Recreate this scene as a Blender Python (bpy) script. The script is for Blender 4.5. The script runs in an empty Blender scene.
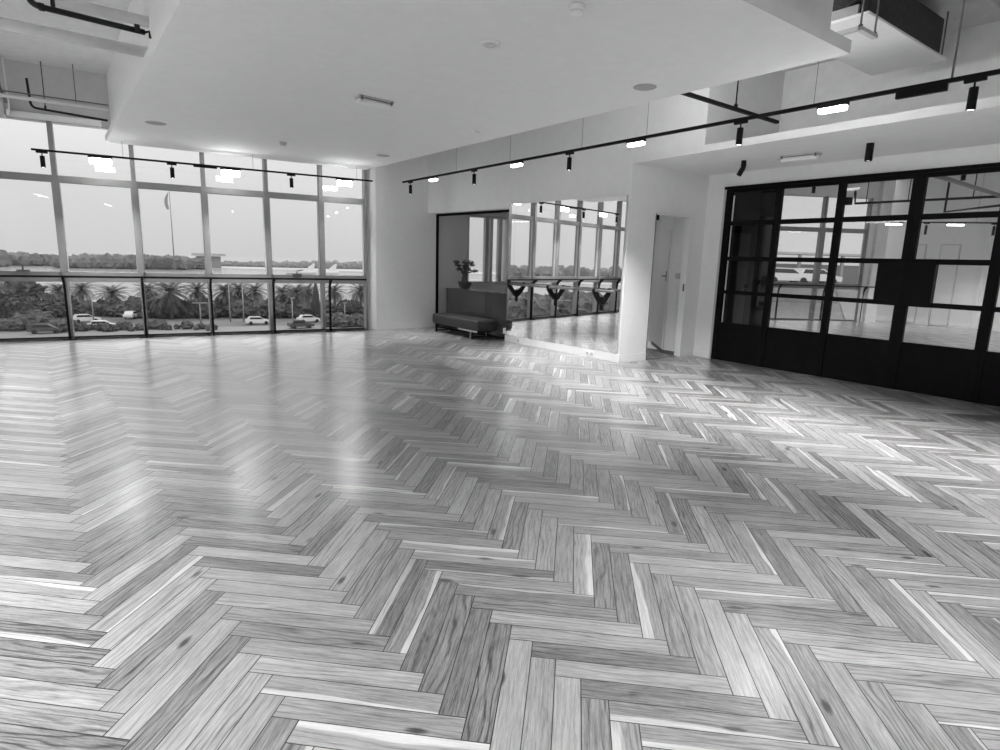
import bpy, bmesh, math, random
from mathutils import Vector as V, Matrix, noise
random.seed(7)
R = math.radians
scn = bpy.context.scene
COL = scn.collection

# ------------------------------------------------------------------ camera
FPX = 596.46
cr = V((0.8041, -0.5938, 0.0287)).normalized()
cf = V((0.5878, 0.7869, -0.1878)).normalized()
cu = cr.cross(cf).normalized()
cr = cf.cross(cu).normalized()
EYE = V((0, 0, 1.55))
cd = bpy.data.cameras.new('camera')
cam = bpy.data.objects.new('camera', cd)
COL.objects.link(cam)
m = Matrix((cr, cu, -cf)).transposed().to_4x4()
m.translation = EYE
cam.matrix_world = m
cd.sensor_width = 36
cd.lens = FPX * 36 / 1000
cd.clip_start = 0.05
cd.clip_end = 6000
scn.camera = cam
scn.view_settings.view_transform = 'Standard'
scn.view_settings.look = 'None'
scn.view_settings.gamma = 1
scn.view_settings.exposure = 0.0
scn.view_settings.use_curve_mapping = False


def at(x, y, z):
    """point of the horizontal plane at height z seen in the photo at pixel x, y"""
    d = cf * FPX + cr * (x - 500) - cu * (y - 375)
    return EYE + d * ((z - EYE.z) / d.z)


def at_range(x, y, dist):
    """point at horizontal distance dist in the direction of pixel x, y"""
    d = cf * FPX + cr * (x - 500) - cu * (y - 375)
    return EYE + d * (dist / math.hypot(d.x, d.y))


# ------------------------------------------------------------------ materials
def new_mat(name):
    mt = bpy.data.materials.new(name)
    mt.use_nodes = True
    nt = mt.node_tree
    nt.nodes.clear()
    out = nt.nodes.new('ShaderNodeOutputMaterial')
    return mt, nt, out


def N(nt, typ, **kw):
    n = nt.nodes.new(typ)
    for k, v in kw.items():
        if k.startswith('_'):
            setattr(n, k[1:], v)
        else:
            n.inputs[k.replace('__', ' ')].default_value = v
    return n


def grey(name, val, rough=0.6, metal=0.0, var=0.06, scale=8.0, bump=0.0, spec=0.5, bscale=None):
    mt, nt, out = new_mat(name)
    b = N(nt, 'ShaderNodeBsdfPrincipled', Roughness=rough, Metallic=metal)
    b.inputs['Specular IOR Level'].default_value = spec
    tc = N(nt, 'ShaderNodeTexCoord')
    nz = N(nt, 'ShaderNodeTexNoise', Scale=scale, Detail=4.0)
    nt.links.new(tc.outputs['Object'], nz.inputs['Vector'])
    rp = nt.nodes.new('ShaderNodeValToRGB')
    lo, hi = val * (1 - var), min(1, val * (1 + var))
    rp.color_ramp.elements[0].position = 0.3
    rp.color_ramp.elements[1].position = 0.7
    rp.color_ramp.elements[0].color = (lo, lo, lo, 1)
    rp.color_ramp.elements[1].color = (hi, hi, hi, 1)
    nt.links.new(nz.outputs['Fac'], rp.inputs['Fac'])
    nt.links.new(rp.outputs['Color'], b.inputs['Base Color'])
    if bump:
        bn = N(nt, 'ShaderNodeBump', Strength=bump, Distance=0.01)
        n2 = N(nt, 'ShaderNodeTexNoise', Scale=bscale or scale * 8, Detail=3.0)
        nt.links.new(tc.outputs['Object'], n2.inputs['Vector'])
        nt.links.new(n2.outputs['Fac'], bn.inputs['Height'])
        nt.links.new(bn.outputs['Normal'], b.inputs['Normal'])
    nt.links.new(b.outputs[0], out.inputs['Surface'])
    return mt


def emit(name, val, strength):
    mt, nt, out = new_mat(name)
    e = N(nt, 'ShaderNodeEmission', Strength=strength)
    e.inputs['Color'].default_value = (val, val, val, 1)
    nt.links.new(e.outputs[0], out.inputs['Surface'])
    return mt


def glass_mat(name, clear=0.95, refl=1.0):
    mt, nt, out = new_mat(name)
    t = N(nt, 'ShaderNodeBsdfTransparent')
    t.inputs['Color'].default_value = (clear, clear, clear, 1)
    g = N(nt, 'ShaderNodeBsdfGlossy', Roughness=0.0)
    g.inputs['Color'].default_value = (refl, refl, refl, 1)
    fr = N(nt, 'ShaderNodeFresnel', IOR=1.45)
    mx = N(nt, 'ShaderNodeMixShader')
    ge = N(nt, 'ShaderNodeNewGeometry')
    inv = N(nt, 'ShaderNodeMath', _operation='SUBTRACT')
    inv.inputs[0].default_value = 1.0
    nt.links.new(ge.outputs['Backfacing'], inv.inputs[1])
    ml_ = N(nt, 'ShaderNodeMath', _operation='MULTIPLY')
    nt.links.new(fr.outputs[0], ml_.inputs[0])
    nt.links.new(inv.outputs[0], ml_.inputs[1])
    nt.links.new(ml_.outputs[0], mx.inputs[0])
    nt.links.new(t.outputs[0], mx.inputs[1])
    nt.links.new(g.outputs[0], mx.inputs[2])
    nt.links.new(mx.outputs[0], out.inputs['Surface'])
    return mt


def mirror_mat():
    mt, nt, out = new_mat('mirror_glass')
    g = N(nt, 'ShaderNodeBsdfGlossy', Roughness=0.004)
    g.inputs['Color'].default_value = (0.93, 0.93, 0.93, 1)
    nt.links.new(g.outputs[0], out.inputs['Surface'])
    return mt


def parquet_mat():
    mt, nt, out = new_mat('oak_parquet')
    L = nt.links.new
    b = N(nt, 'ShaderNodeBsdfPrincipled', Roughness=0.36)
    b.inputs['Specular IOR Level'].default_value = 0.65
    uv = N(nt, 'ShaderNodeUVMap', _uv_map='plank')
    at_ = N(nt, 'ShaderNodeAttribute', _attribute_name='plank_tone')
    sep = N(nt, 'ShaderNodeSeparateColor')
    L(at_.outputs['Color'], sep.inputs[0])
    su = N(nt, 'ShaderNodeSeparateXYZ')
    L(uv.outputs['UV'], su.inputs[0])

    def math_(op, a, c, clamp=False):
        n = N(nt, 'ShaderNodeMath', _operation=op, _use_clamp=clamp)
        for i, s in enumerate((a, c)):
            if isinstance(s, (int, float)):
                n.inputs[i].default_value = s
            else:
                L(s, n.inputs[i])
        return n.outputs[0]
    seed = math_('MULTIPLY', sep.outputs[1], 37.0)
    seed2 = math_('MULTIPLY', sep.outputs[2], 53.0)

    def vec(x, y, z):
        c = N(nt, 'ShaderNodeCombineXYZ')
        for i, s in enumerate((x, y, z)):
            if isinstance(s, (int, float)):
                c.inputs[i].default_value = s
            else:
                L(s, c.inputs[i])
        return c.outputs[0]
    u, w = su.outputs[0], su.outputs[1]
    # long fine fibres
    n1 = N(nt, 'ShaderNodeTexNoise', Scale=1.0, Detail=5.0, Roughness=0.62)
    L(vec(math_('MULTIPLY', u, 6.0), math_('MULTIPLY', w, 150.0), seed), n1.inputs['Vector'])
    # broad cathedral bands, warped along the board
    nw = N(nt, 'ShaderNodeTexNoise', Scale=1.0, Detail=2.0)
    L(vec(math_('MULTIPLY', u, 2.0), math_('MULTIPLY', w, 9.0), seed2), nw.inputs['Vector'])
    warp = math_('MULTIPLY', nw.outputs['Fac'], 11.0)
    ph = math_('ADD', math_('MULTIPLY', w, 90.0), warp)
    band = math_('SINE', math_('ADD', math_('MULTIPLY', ph, 2.6), seed), 0.0)
    band = math_('MULTIPLY', math_('ADD', band, 1.0), 0.5)
    band = math_('POWER', band, 5.0)
    # short fine pores
    n2 = N(nt, 'ShaderNodeTexNoise', Scale=1.0, Detail=3.0, Roughness=0.7)
    L(vec(math_('MULTIPLY', u, 28.0), math_('MULTIPLY', w, 330.0), seed2), n2.inputs['Vector'])
    # slow blotches
    n3 = N(nt, 'ShaderNodeTexNoise', Scale=1.0, Detail=2.0)
    L(vec(math_('MULTIPLY', u, 4.0), math_('MULTIPLY', w, 16.0), seed), n3.inputs['Vector'])
    tone = math_('ADD', math_('MULTIPLY', sep.outputs[0], 0.19), 0.145)
    tone = math_('ADD', tone, math_('MULTIPLY', math_('SUBTRACT', n1.outputs['Fac'], 0.5), 0.44))
    tone = math_('SUBTRACT', tone, math_('MULTIPLY', band, math_('ADD', 0.03, math_('MULTIPLY', math_('FRACT', seed, 0.0), 0.10))))
    tone = math_('ADD', tone, math_('MULTIPLY', math_('SUBTRACT', n3.outputs['Fac'], 0.5), 0.17))
    tone = math_('ADD', tone, math_('MULTIPLY', math_('SUBTRACT', n2.outputs['Fac'], 0.5), 0.26))
    # pale sapwood edge on some boards
    ed = math_('ADD', w, math_('MULTIPLY', math_('SUBTRACT', nw.outputs['Fac'], 0.5), 0.10))
    sap = N(nt, 'ShaderNodeMapRange', _clamp=True)
    L(ed, sap.inputs['Value'])
    sap.inputs['From Min'].default_value = 0.074
    sap.inputs['From Max'].default_value = 0.079
    sel = math_('GREATER_THAN', sep.outputs[2], 0.80)
    sp = math_('MULTIPLY', math_('MULTIPLY', sap.outputs['Result'], sel), 0.24)
    tone = math_('ADD', tone, sp)
    # knots
    vo = N(nt, 'ShaderNodeTexVoronoi', Scale=1.0)
    vo.inputs['Randomness'].default_value = 1.0
    L(vec(math_('ADD', math_('MULTIPLY', u, 3.2), seed), math_('ADD', math_('MULTIPLY', w, 9.0), seed2), 0.0), vo.inputs['Vector'])
    kn = N(nt, 'ShaderNodeMapRange', _clamp=True)
    L(vo.outputs['Distance'], kn.inputs['Value'])
    kn.inputs['From Min'].default_value = 0.03
    kn.inputs['From Max'].default_value = 0.17
    kn.inputs['To Min'].default_value = 1.0
    kn.inputs['To Max'].default_value = 0.0
    ks = N(nt, 'ShaderNodeSeparateColor')
    L(vo.outputs['Color'], ks.inputs[0])
    kk = math_('MULTIPLY', kn.outputs['Result'], math_('GREATER_THAN', ks.outputs[0], 0.70))
    tone = math_('SUBTRACT', tone, math_('MULTIPLY', kk, 0.30))
    tone = math_('MAXIMUM', tone, 0.03)
    cc = N(nt, 'ShaderNodeCombineColor')
    for i in range(3):
        L(tone, cc.inputs[i])
    L(cc.outputs[0], b.inputs['Base Color'])
    rg = math_('ADD', 0.29, math_('MULTIPLY', n1.outputs['Fac'], 0.16))
    L(rg, b.inputs['Roughness'])
    bp = N(nt, 'ShaderNodeBump', Strength=0.12, Distance=0.002)
    L(n1.outputs['Fac'], bp.inputs['Height'])
    L(bp.outputs['Normal'], b.inputs['Normal'])
    b.inputs['Coat Weight'].default_value = 1.0
    b.inputs['Coat Roughness'].default_value = 0.23
    b.inputs['Coat IOR'].default_value = 1.65
    L(bp.outputs['Normal'], b.inputs['Coat Normal'])
    L(b.outputs[0], out.inputs['Surface'])
    return mt


M = dict(
    wall=grey('white_wall_paint', 0.80, 0.75, bump=0.03, var=0.02),
    ceil=grey('white_ceiling_paint', 0.79, 0.8, bump=0.03, var=0.02),
    fascia=grey('grey_void_paint', 0.84, 0.8, var=0.04),
    concrete2=grey('pale_grey_paint', 0.52, 0.8, var=0.04),
    slab=grey('painted_concrete', 0.66, 0.85, var=0.06, bump=0.1),
    white=grey('white_plastic', 0.82, 0.4, var=0.02),
    speaker=grey('perforated_grey_grille', 0.36, 0.7, var=0.1, scale=400),
    plastic=grey('light_grey_plastic', 0.52, 0.4, var=0.04),
    darkgrey=grey('dark_grey_plastic', 0.14, 0.5),
    black=grey('black_powder_coat', 0.008, 0.5, var=0.2, spec=0.12),
    blackpipe=grey('black_painted_pipe', 0.012, 0.5, var=0.2, spec=0.25),
    steel=grey('black_steel_frame', 0.006, 0.6, var=0.2, spec=0.08),
    alu=grey('grey_aluminium_frame', 0.22, 0.45, metal=0.0, var=0.05),
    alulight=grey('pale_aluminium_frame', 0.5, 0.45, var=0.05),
    gap=grey('dark_joint', 0.035, 0.9),
    pipe=grey('white_painted_pipe', 0.78, 0.45, var=0.04),
    rod=grey('grey_threaded_rod', 0.16, 0.4, metal=0.4),
    duct=grey('dark_duct_insulation', 0.02, 0.6, var=0.5, scale=20, bump=0.6, bscale=14),
    chrome=grey('brushed_steel', 0.55, 0.3, metal=0.9),
    leather=grey('dark_upholstery', 0.03, 0.55, var=0.15, scale=30, bump=0.25, bscale=120),
    wood=grey('dark_wood_veneer', 0.065, 0.5, var=0.25, scale=3),
    pot=grey('dark_glazed_pot', 0.02, 0.3),
    leaf=grey('dark_green_leaf', 0.03, 0.5, var=0.4, scale=20),
    bark=grey('bark', 0.06, 0.9, var=0.3, bump=0.5),
    skirt=grey('white_skirting', 0.82, 0.45, var=0.02),
    doorwhite=grey('white_satin_door', 0.78, 0.28, var=0.02),
    glass=glass_mat('clear_window_glass', 0.97),
    glassp=glass_mat('partition_glass', 0.93),
    tint=glass_mat('dark_tinted_glass', 0.42),
    mirror=mirror_mat(),
    parquet=parquet_mat(),
    led=emit('lit_led_diffuser', 1.0, 14.0),
    ledw=emit('bright_led_diffuser', 1.0, 45.0),
    ledn=emit('strong_led_diffuser', 1.0, 110.0),
    lens=emit('lit_spot_lens', 1.0, 9.0),
    ground=grey('asphalt_road', 0.26, 0.9, var=0.15, scale=0.05),
    lawn=grey('roadside_lawn', 0.17, 0.95, var=0.35, scale=0.15),
    tree=grey('tree_foliage', 0.085, 0.9, var=0.5, scale=0.7, bump=0.8, bscale=1.5),
    palm=grey('palm_frond', 0.075, 0.7, var=0.4, scale=0.5),
    trunk=grey('palm_trunk', 0.13, 0.9, var=0.3),
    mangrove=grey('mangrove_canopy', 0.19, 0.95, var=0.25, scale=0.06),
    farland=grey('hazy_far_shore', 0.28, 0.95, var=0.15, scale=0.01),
    sand=grey('pale_tidal_flat', 0.55, 0.9, var=0.15, scale=0.008),
    carwhite=grey('white_car_paint', 0.75, 0.25, var=0.02),
    cardark=grey('dark_car_paint', 0.08, 0.25, var=0.05),
    carglass=grey('car_window', 0.03, 0.1),
    tyre=grey('tyre_rubber', 0.02, 0.8),
    pole=grey('galvanised_pole', 0.30, 0.5),
    concrete=grey('pale_concrete', 0.45, 0.85, var=0.08, scale=1),
    sail=grey('white_boat_canvas', 0.8, 0.7),
)


def water_mat():
    mt, nt, out = new_mat('calm_water')
    b = N(nt, 'ShaderNodeBsdfPrincipled', Roughness=0.18)
    b.inputs['Base Color'].default_value = (0.34, 0.34, 0.34, 1)
    tc = N(nt, 'ShaderNodeTexCoord')
    mp = N(nt, 'ShaderNodeMapping')
    mp.inputs['Scale'].default_value = (0.02, 0.06, 1)
    nz = N(nt, 'ShaderNodeTexNoise', Scale=1.0, Detail=4.0)
    bp = N(nt, 'ShaderNodeBump', Strength=0.3, Distance=1.0)
    nt.links.new(tc.outputs['Object'], mp.inputs['Vector'])
    nt.links.new(mp.outputs[0], nz.inputs['Vector'])
    nt.links.new(nz.outputs['Fac'], bp.inputs['Height'])
    nt.links.new(bp.outputs[0], b.inputs['Normal'])
    nt.links.new(b.outputs[0], out.inputs['Surface'])
    return mt


M['water'] = water_mat()


# ------------------------------------------------------------------ mesh building
class MB:
    def __init__(s):
        s.bm = bmesh.new()

    def box(s, lo, hi, bevel=0.0, rz=0.0, c=None):
        """axis box; rz turns it about c (default its own centre)"""
        lo, hi = V(lo), V(hi)
        ctr = (lo + hi) / 2
        r = bmesh.ops.create_cube(s.bm, size=1)
        vs = r['verts']
        bmesh.ops.scale(s.bm, vec=hi - lo, verts=vs)
        bmesh.ops.translate(s.bm, vec=ctr, verts=vs)
        if bevel:
            es = list({e for v in vs for e in v.link_edges})
            rb = bmesh.ops.bevel(s.bm, geom=es, offset=bevel, segments=3, affect='EDGES', profile=0.5)
            vs = list({v for f in rb['faces'] for v in f.verts} | {v for v in vs if v.is_valid})
        if rz:
            bmesh.ops.rotate(s.bm, cent=V(c) if c else ctr, matrix=Matrix.Rotation(rz, 3, 'Z'), verts=vs)
        return s

    def beam(s, p, q, w, h, up=(0, 0, 1), bevel=0.0):
        """bar of section w (sideways) x h (along up) from p to q"""
        p, q = V(p), V(q)
        d = (q - p).normalized()
        upv = V(up)
        sd = d.cross(upv)
        if sd.length < 1e-4:
            sd = d.cross(V((1, 0, 0)))
        sd.normalize()
        uv = sd.cross(d).normalized()
        vs = []
        for e in (p, q):
            for a, b in ((-1, -1), (1, -1), (1, 1), (-1, 1)):
                vs.append(s.bm.verts.new(e + sd * (a * w / 2) + uv * (b * h / 2)))
        fs = [(0, 1, 2, 3), (7, 6, 5, 4), (0, 4, 5, 1), (1, 5, 6, 2), (2, 6, 7, 3), (3, 7, 4, 0)]
        ff = [s.bm.faces.new([vs[i] for i in f]) for f in fs]
        if bevel:
            es = list({e for v in vs for e in v.link_edges})
            bmesh.ops.bevel(s.bm, geom=es, offset=bevel, segments=2, affect='EDGES', profile=0.5)
        return s

    def tube(s, pts, r, n=12, caps=True):
        pts = [V(p) for p in pts]
        rr = r if isinstance(r, (list, tuple)) else [r] * len(pts)
        rings = []
        prev = None
        for i, p in enumerate(pts):
            if i == 0:
                t = pts[1] - p
            elif i == len(pts) - 1:
                t = p - pts[i - 1]
            else:
                t = (pts[i + 1] - p).normalized() + (p - pts[i - 1]).normalized()
            t.normalize()
            if prev is None:
                a = V((0, 0, 1)) if abs(t.z) < 0.9 else V((1, 0, 0))
                x = t.cross(a).normalized()
            else:
                x = (prev - t * prev.dot(t)).normalized()
            prev = x
            y = t.cross(x)
            rings.append([s.bm.verts.new(p + (x * math.cos(2 * math.pi * k / n) + y * math.sin(2 * math.pi * k / n)) * rr[i]) for k in range(n)])
        for a, b in zip(rings, rings[1:]):
            for k in range(n):
                f = s.bm.faces.new((a[k], a[(k + 1) % n], b[(k + 1) % n], b[k]))
                f.smooth = True
        if caps:
            s.bm.faces.new(list(reversed(rings[0])))
            s.bm.faces.new(rings[-1])
        return s

    def lathe(s, prof, c=(0, 0, 0), n=28, axis=None):
        """prof: (radius, height) list turned about the vertical through c (or about axis)"""
        c = V(c)
        rot = Matrix.Identity(3) if axis is None else V((0, 0, 1)).rotation_difference(V(axis)).to_matrix()
        rings = []
        for r, z in prof:
            if r < 1e-6:
                rings.append([s.bm.verts.new(c + rot @ V((0, 0, z)))])
            else:
                rings.append([s.bm.verts.new(c + rot @ V((r * math.cos(2 * math.pi * k / n), r * math.sin(2 * math.pi * k / n), z))) for k in range(n)])
        for a, b in zip(rings, rings[1:]):
            if len(a) == 1 and len(b) == 1:
                continue
            for k in range(n):
                k2 = (k + 1) % n
                if len(a) == 1:
                    f = s.bm.faces.new((a[0], b[k2], b[k]))
                elif len(b) == 1:
                    f = s.bm.faces.new((a[k], a[k2], b[0]))
                else:
                    f = s.bm.faces.new((a[k], a[k2], b[k2], b[k]))
                f.smooth = True
        if len(rings[0]) > 1:
            s.bm.faces.new(list(reversed(rings[0])))
        if len(rings[-1]) > 1:
            s.bm.faces.new(rings[-1])
        return s

    def prism(s, poly, z0, z1):
        """vertical prism over a plan polygon"""
        lo = [s.bm.verts.new((p[0], p[1], z0)) for p in poly]
        hi = [s.bm.verts.new((p[0], p[1], z1)) for p in poly]
        n = len(poly)
        s.bm.faces.new(list(reversed(lo)))
        s.bm.faces.new(hi)
        for k in range(n):
            s.bm.faces.new((lo[k], lo[(k + 1) % n], hi[(k + 1) % n], hi[k]))
        return s

    def blob(s, c, r, sub=3, amp=0.3, freq=1.0, squash=1.0, seed=0):
        res = bmesh.ops.create_icosphere(s.bm, subdivisions=sub, radius=1)
        c = V(c)
        for v in res['verts']:
            d = v.co.normalized()
            k = 1 + amp * noise.fractal(d * freq + V((seed * 3.1, seed * 1.7, seed)), 1.0, 2.2, 4)
            v.co = c + V((d.x * r * k, d.y * r * k, d.z * r * k * squash))
        return s

    def quad(s, a, b, c, d):
        return s.bm.faces.new([s.bm.verts.new(V(p)) for p in (a, b, c, d)])

    def build(s, name, mat, parent=None):
        bmesh.ops.recalc_face_normals(s.bm, faces=s.bm.faces[:])
        if parent is not None:
            o = parent
            base = Matrix.Identity(4)
            while o is not None:
                base = o.matrix_basis @ base
                o = o.parent
            s.bm.transform(base.inverted())
        me = bpy.data.meshes.new(name)
        s.bm.to_mesh(me)
        s.bm.free()
        me.materials.append(mat)
        ob = bpy.data.objects.new(name, me)
        COL.objects.link(ob)
        if parent is not None:
            ob.parent = parent
        return ob


def tag(o, label=None, cat=None, group=None, kind=None):
    if label:
        o['label'] = label
    if cat:
        o['category'] = cat
    if group:
        o['group'] = group
    if kind:
        o['kind'] = kind
    return o


def thing(name, loc, label, cat, group=None, rz=0.0, kind=None):
    o = bpy.data.objects.new(name, None)
    COL.objects.link(o)
    o.location = loc
    o.rotation_euler = (0, 0, rz)
    o.matrix_basis = Matrix.Translation(V(loc)) @ Matrix.Rotation(rz, 4, 'Z')
    o.empty_display_size = 0.1
    return tag(o, label, cat, group, kind)


def kids(o):
    return [c for c in COL.objects if c.parent == o]


def dup(o, loc=None, rz=None, label=None, parent=None, children=None):
    c = o.copy()
    COL.objects.link(c)
    if loc is not None:
        c.matrix_basis = Matrix.Translation(V(loc)) @ Matrix.Rotation(o.rotation_euler.z if rz is None else rz, 4, 'Z')
    if label:
        c['label'] = label
    if parent is not None:
        c.parent = parent
    for k in (kids(o) if children is None else children):
        dup(k, parent=c)
    return c


def struct(o, label, cat='structure'):
    return tag(o, label, cat, kind='structure')


# ------------------------------------------------------------------ plan of the place
W0 = V((0.174, 12.683, 0))
WD = V((0.9930, -0.1179, 0)).normalized()     # along the window wall
WN = V((WD.y, -WD.x, 0))                      # towards the room


def wpt(s, off=0.0, z=0.0):
    p = W0 + WD * s + WN * off
    return V((p.x, p.y, z))


ZS = 3.30      # underside of the plasterboard ceiling
ZU = 4.40      # slab above
ZD = 3.06      # lowered ceiling on the right
BX = 9.03      # black glazed wall
ADA = V((18.333, 9.735, 0))                   # facade of the next studio
ADD = V((2.679, -1.642, 0)).normalized()
ADN = V((ADD.y, -ADD.x, 0))
FARX = 21.47


def apt(s, off=0.0, z=0.0):
    p = ADA + ADD * s + ADN * off
    return V((p.x, p.y, z))


# ------------------------------------------------------------------ floor: herringbone planks
def clip_poly(poly, region):
    out = poly
    n = len(region)
    for i in range(n):
        a, b = region[i], region[(i + 1) % n]
        inp, out = out, []
        if not inp:
            break

        def side(p):
            return (b[0] - a[0]) * (p[1] - a[1]) - (b[1] - a[1]) * (p[0] - a[0])
        for k in range(len(inp)):
            p, q = inp[k], inp[(k + 1) % len(inp)]
            sp, sq = side(p), side(q)
            if sp >= 0:
                out.append(p)
            if (sp >= 0) != (sq >= 0):
                t = sp / (sp - sq)
                out.append((p[0] + (q[0] - p[0]) * t, p[1] + (q[1] - p[1]) * t))
    return out


WL = wpt(-4.6)
regions = [
    [(-4.35, -3.0), (5.5, -3.0), (5.5, 12.02), (WL.x, WL.y)],
    [(5.5, -3.0), (BX, -3.0), (BX, 11.98), (5.5, 12.02)],
    [(BX, -3.0), (FARX, -3.0), (FARX, 7.85), (21.05, 8.07), (17.55, 10.2), (BX, 5.4)],
]
PW, PLEN = 0.0983, 0.657
PA = R(-43.6)
e1 = V((math.cos(PA), math.sin(PA)))
e2 = V((-e1.y, e1.x))
O = V((0.939, 1.556))


def build_floor():
    bm = bmesh.new()
    uvl = bm.loops.layers.uv.new('plank')
    cl = bm.loops.layers.float_color.new('plank_tone')
    rnd = random.Random(11)
    g = 0.0019

    def plank(a, b, la, lb, horiz):
        p0 = O + e1 * a + e2 * b
        if not (-6 < p0.x < 23 and -5 < p0.y < 15):
            return
        A, B = la, lb
        pts = [p0 + e1 * x + e2 * y for x, y in ((g, g), (A - g, g), (A - g, B - g), (g, B - g))]
        col = (rnd.random(), rnd.random(), rnd.random(), 1)
        flip = rnd.random() < 0.5
        flipv = rnd.random() < 0.5
        mx, my = max(p.x for p in pts), max(p.y for p in pts)
        for rg in regions:
            if all(p[0] < rg[0][0] for p in pts) or min(p.x for p in pts) > max(r[0] for r in rg):
                continue
            poly = clip_poly([(p.x, p.y) for p in pts], rg)
            if len(poly) < 3:
                continue
            vs = [bm.verts.new((p[0], p[1], 0)) for p in poly]
            try:
                f = bm.faces.new(vs)
            except ValueError:
                continue
            for lp in f.loops:
                d = V((lp.vert.co.x, lp.vert.co.y)) - p0
                x, y = d.dot(e1), d.dot(e2)
                uu, vv = (x, y) if horiz else (y, x)
                if flip:
                    uu = PLEN - uu
                if flipv:
                    vv = PW - vv
                lp[uvl].uv = (uu, vv)
                lp[cl] = col
    for c in range(-12, 30):                   # courses, then boards along each course
        for k in range(-90, 90):
            a, b = c * PLEN + k * PW, c * PLEN - k * PW
            plank(a, b, PW, PLEN, False)
            plank(a + PW, b + PLEN - PW, PLEN, PW, True)
    for rg in regions:                         # the dark joints are the screed a hair below
        bm.faces.new([bm.verts.new((p[0], p[1], -0.0015)) for p in rg]).material_index = 1
        bm.faces.new([bm.verts.new((p[0], p[1], -0.3)) for p in reversed(rg)]).material_index = 1
    me = bpy.data.meshes.new('floor')
    bm.to_mesh(me)
    bm.free()
    me.materials.append(M['parquet'])
    me.materials.append(M['gap'])
    o = bpy.data.objects.new('floor', me)
    COL.objects.link(o)
    struct(o, 'glossy herringbone parquet floor of grained planks', 'floor')


build_floor()

# ------------------------------------------------------------------ window wall
mull_s = [-4.45, -3.34, -2.22, -1.11, 0.0, 1.112, 2.205, 3.278, 4.308, 5.215]
Z_LT0, Z_LT1, Z_UT0, Z_UT1, Z_H = 0.99, 1.16, 2.615, 2.725, 3.56


def facade_bay(idx, pt, s0, s1, wide0, wide1, zl0, zl1, zu0, zu1, zh, latch, label, last=False, off=0.0):
    """one window bay: left mullion, transoms, sill, three panes"""
    wd = (pt(1) - pt(0)).normalized()
    rz = math.atan2(wd.y, wd.x)
    t = thing('window_%d' % idx, pt(s0), label, 'window', None, rz, 'structure')

    def bar(a, b, z0, z1, d0, d1, name, mat):
        mb = MB()
        p, q = pt(a, (d0 + d1) / 2, (z0 + z1) / 2), pt(b, (d0 + d1) / 2, (z0 + z1) / 2)
        mb.beam(p, q, abs(d1 - d0), z1 - z0, bevel=0.004)
        return mb.build(name, mat, t)
    al = M['alu']

    def mull(s, w0, w1):
        mb = MB()
        mb.box((-w0 / 2, -0.10, 0), (w0 / 2, 0.06, zl1), 0.004).box((-w1 / 2, -0.10, zl1), (w1 / 2, 0.06, zu1), 0.004).box((-w0 / 2, -0.10, zu1), (w0 / 2, 0.06, zh), 0.004)
        mb.bm.transform(Matrix.Translation(pt(s)) @ Matrix.Rotation(rz, 4, 'Z'))
        return mb.build('mullion', al, t)
    mull(s0, wide0, wide1)
    if last:
        mull(s1, 0.05, 0.05)
    a, b = s0 + wide0 / 2, s1 - wide0 / 2
    bar(a, b, 0, 0.045, -0.06, 0.08, 'sill', M['darkgrey'])
    bar(a, b, zl0, zl1, -0.04, 0.08, 'transom', al)
    bar(a, b, zu0, zu1, -0.04, 0.08, 'transom', al)
    bar(a, b, zh - 0.02, zh, -0.04, 0.08, 'head_rail', M['alulight'])
    for z0, z1 in ((0.045, zl0), (zl1, zu0), (zu1, zh - 0.02)):
        mb = MB()
        mb.beam(pt(a, 0, (z0 + z1) / 2), pt(b, 0, (z0 + z1) / 2), 0.008, z1 - z0)
        pn = mb.build('pane', M['glass'], t)
        if z0 == zl1:
            fr = MB()      # thin pale bead round the middle pane
            for p, q in (((a + .012, z0), (a + .012, z1)), ((b - .012, z0), (b - .012, z1))):
                fr.beam(pt(p[0], 0.025, p[1]), pt(q[0], 0.025, q[1]), 0.05, 0.024, up=wd)
            fr.build('bead', M['alulight'], t)
    if latch:
        c = (s0 + s1) / 2
        mb = MB()
        mb.beam(pt(c - 0.09, -0.075 + 0.16, zl1 + 0.012), pt(c + 0.09, 0.085, zl1 + 0.012), 0.03, 0.03, bevel=0.005)
        mb.tube([pt(c, 0.09, zl1 + 0.02), pt(c, 0.11, zl1 + 0.08), pt(c + 0.11, 0.115, zl1 + 0.10)], 0.012, 8)
        mb.build('latch', M['darkgrey'], t)
    return t


plc = ['far off frame to the left', 'second from the far left end', 'beside the leftmost frame edge', 'seen at the left edge of the photo, with latch', 'over the white parked car', 'over the tallest palm',
       'between the two middle rail posts', 'with a window latch above the rail', 'narrow and last beside the white wall']
for i in range(len(mull_s) - 1):
    facade_bay(i + 1, lambda s, off=0.0, z=0.0: wpt(s, off, z), mull_s[i], mull_s[i + 1], 0.070, 0.108, Z_LT0, Z_LT1, Z_UT0, Z_UT1, Z_H, i in (3, 7),
               'tall grey framed window bay ' + plc[i], last=(i == len(mull_s) - 2))

# ---- wall over the windows, up to the slab
mb = MB()
mb.beam(wpt(-4.6, -0.04, (Z_H + ZU) / 2), wpt(5.4, -0.04, (Z_H + ZU) / 2), 0.2, ZU - Z_H)
struct(mb.build('wall_front', M['concrete2']), 'grey wall strip above the tall windows', 'wall')
mb = MB()
mb.beam(wpt(-4.6, 0.07, Z_H + 0.05), wpt(0.72, 0.07, Z_H + 0.05), 0.06, 0.09)
struct(mb.build('trim_1', M['pipe']), 'pale trim rail along the window head', 'trim')

# ------------------------------------------------------------------ walls
bk_y = 11.98
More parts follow.
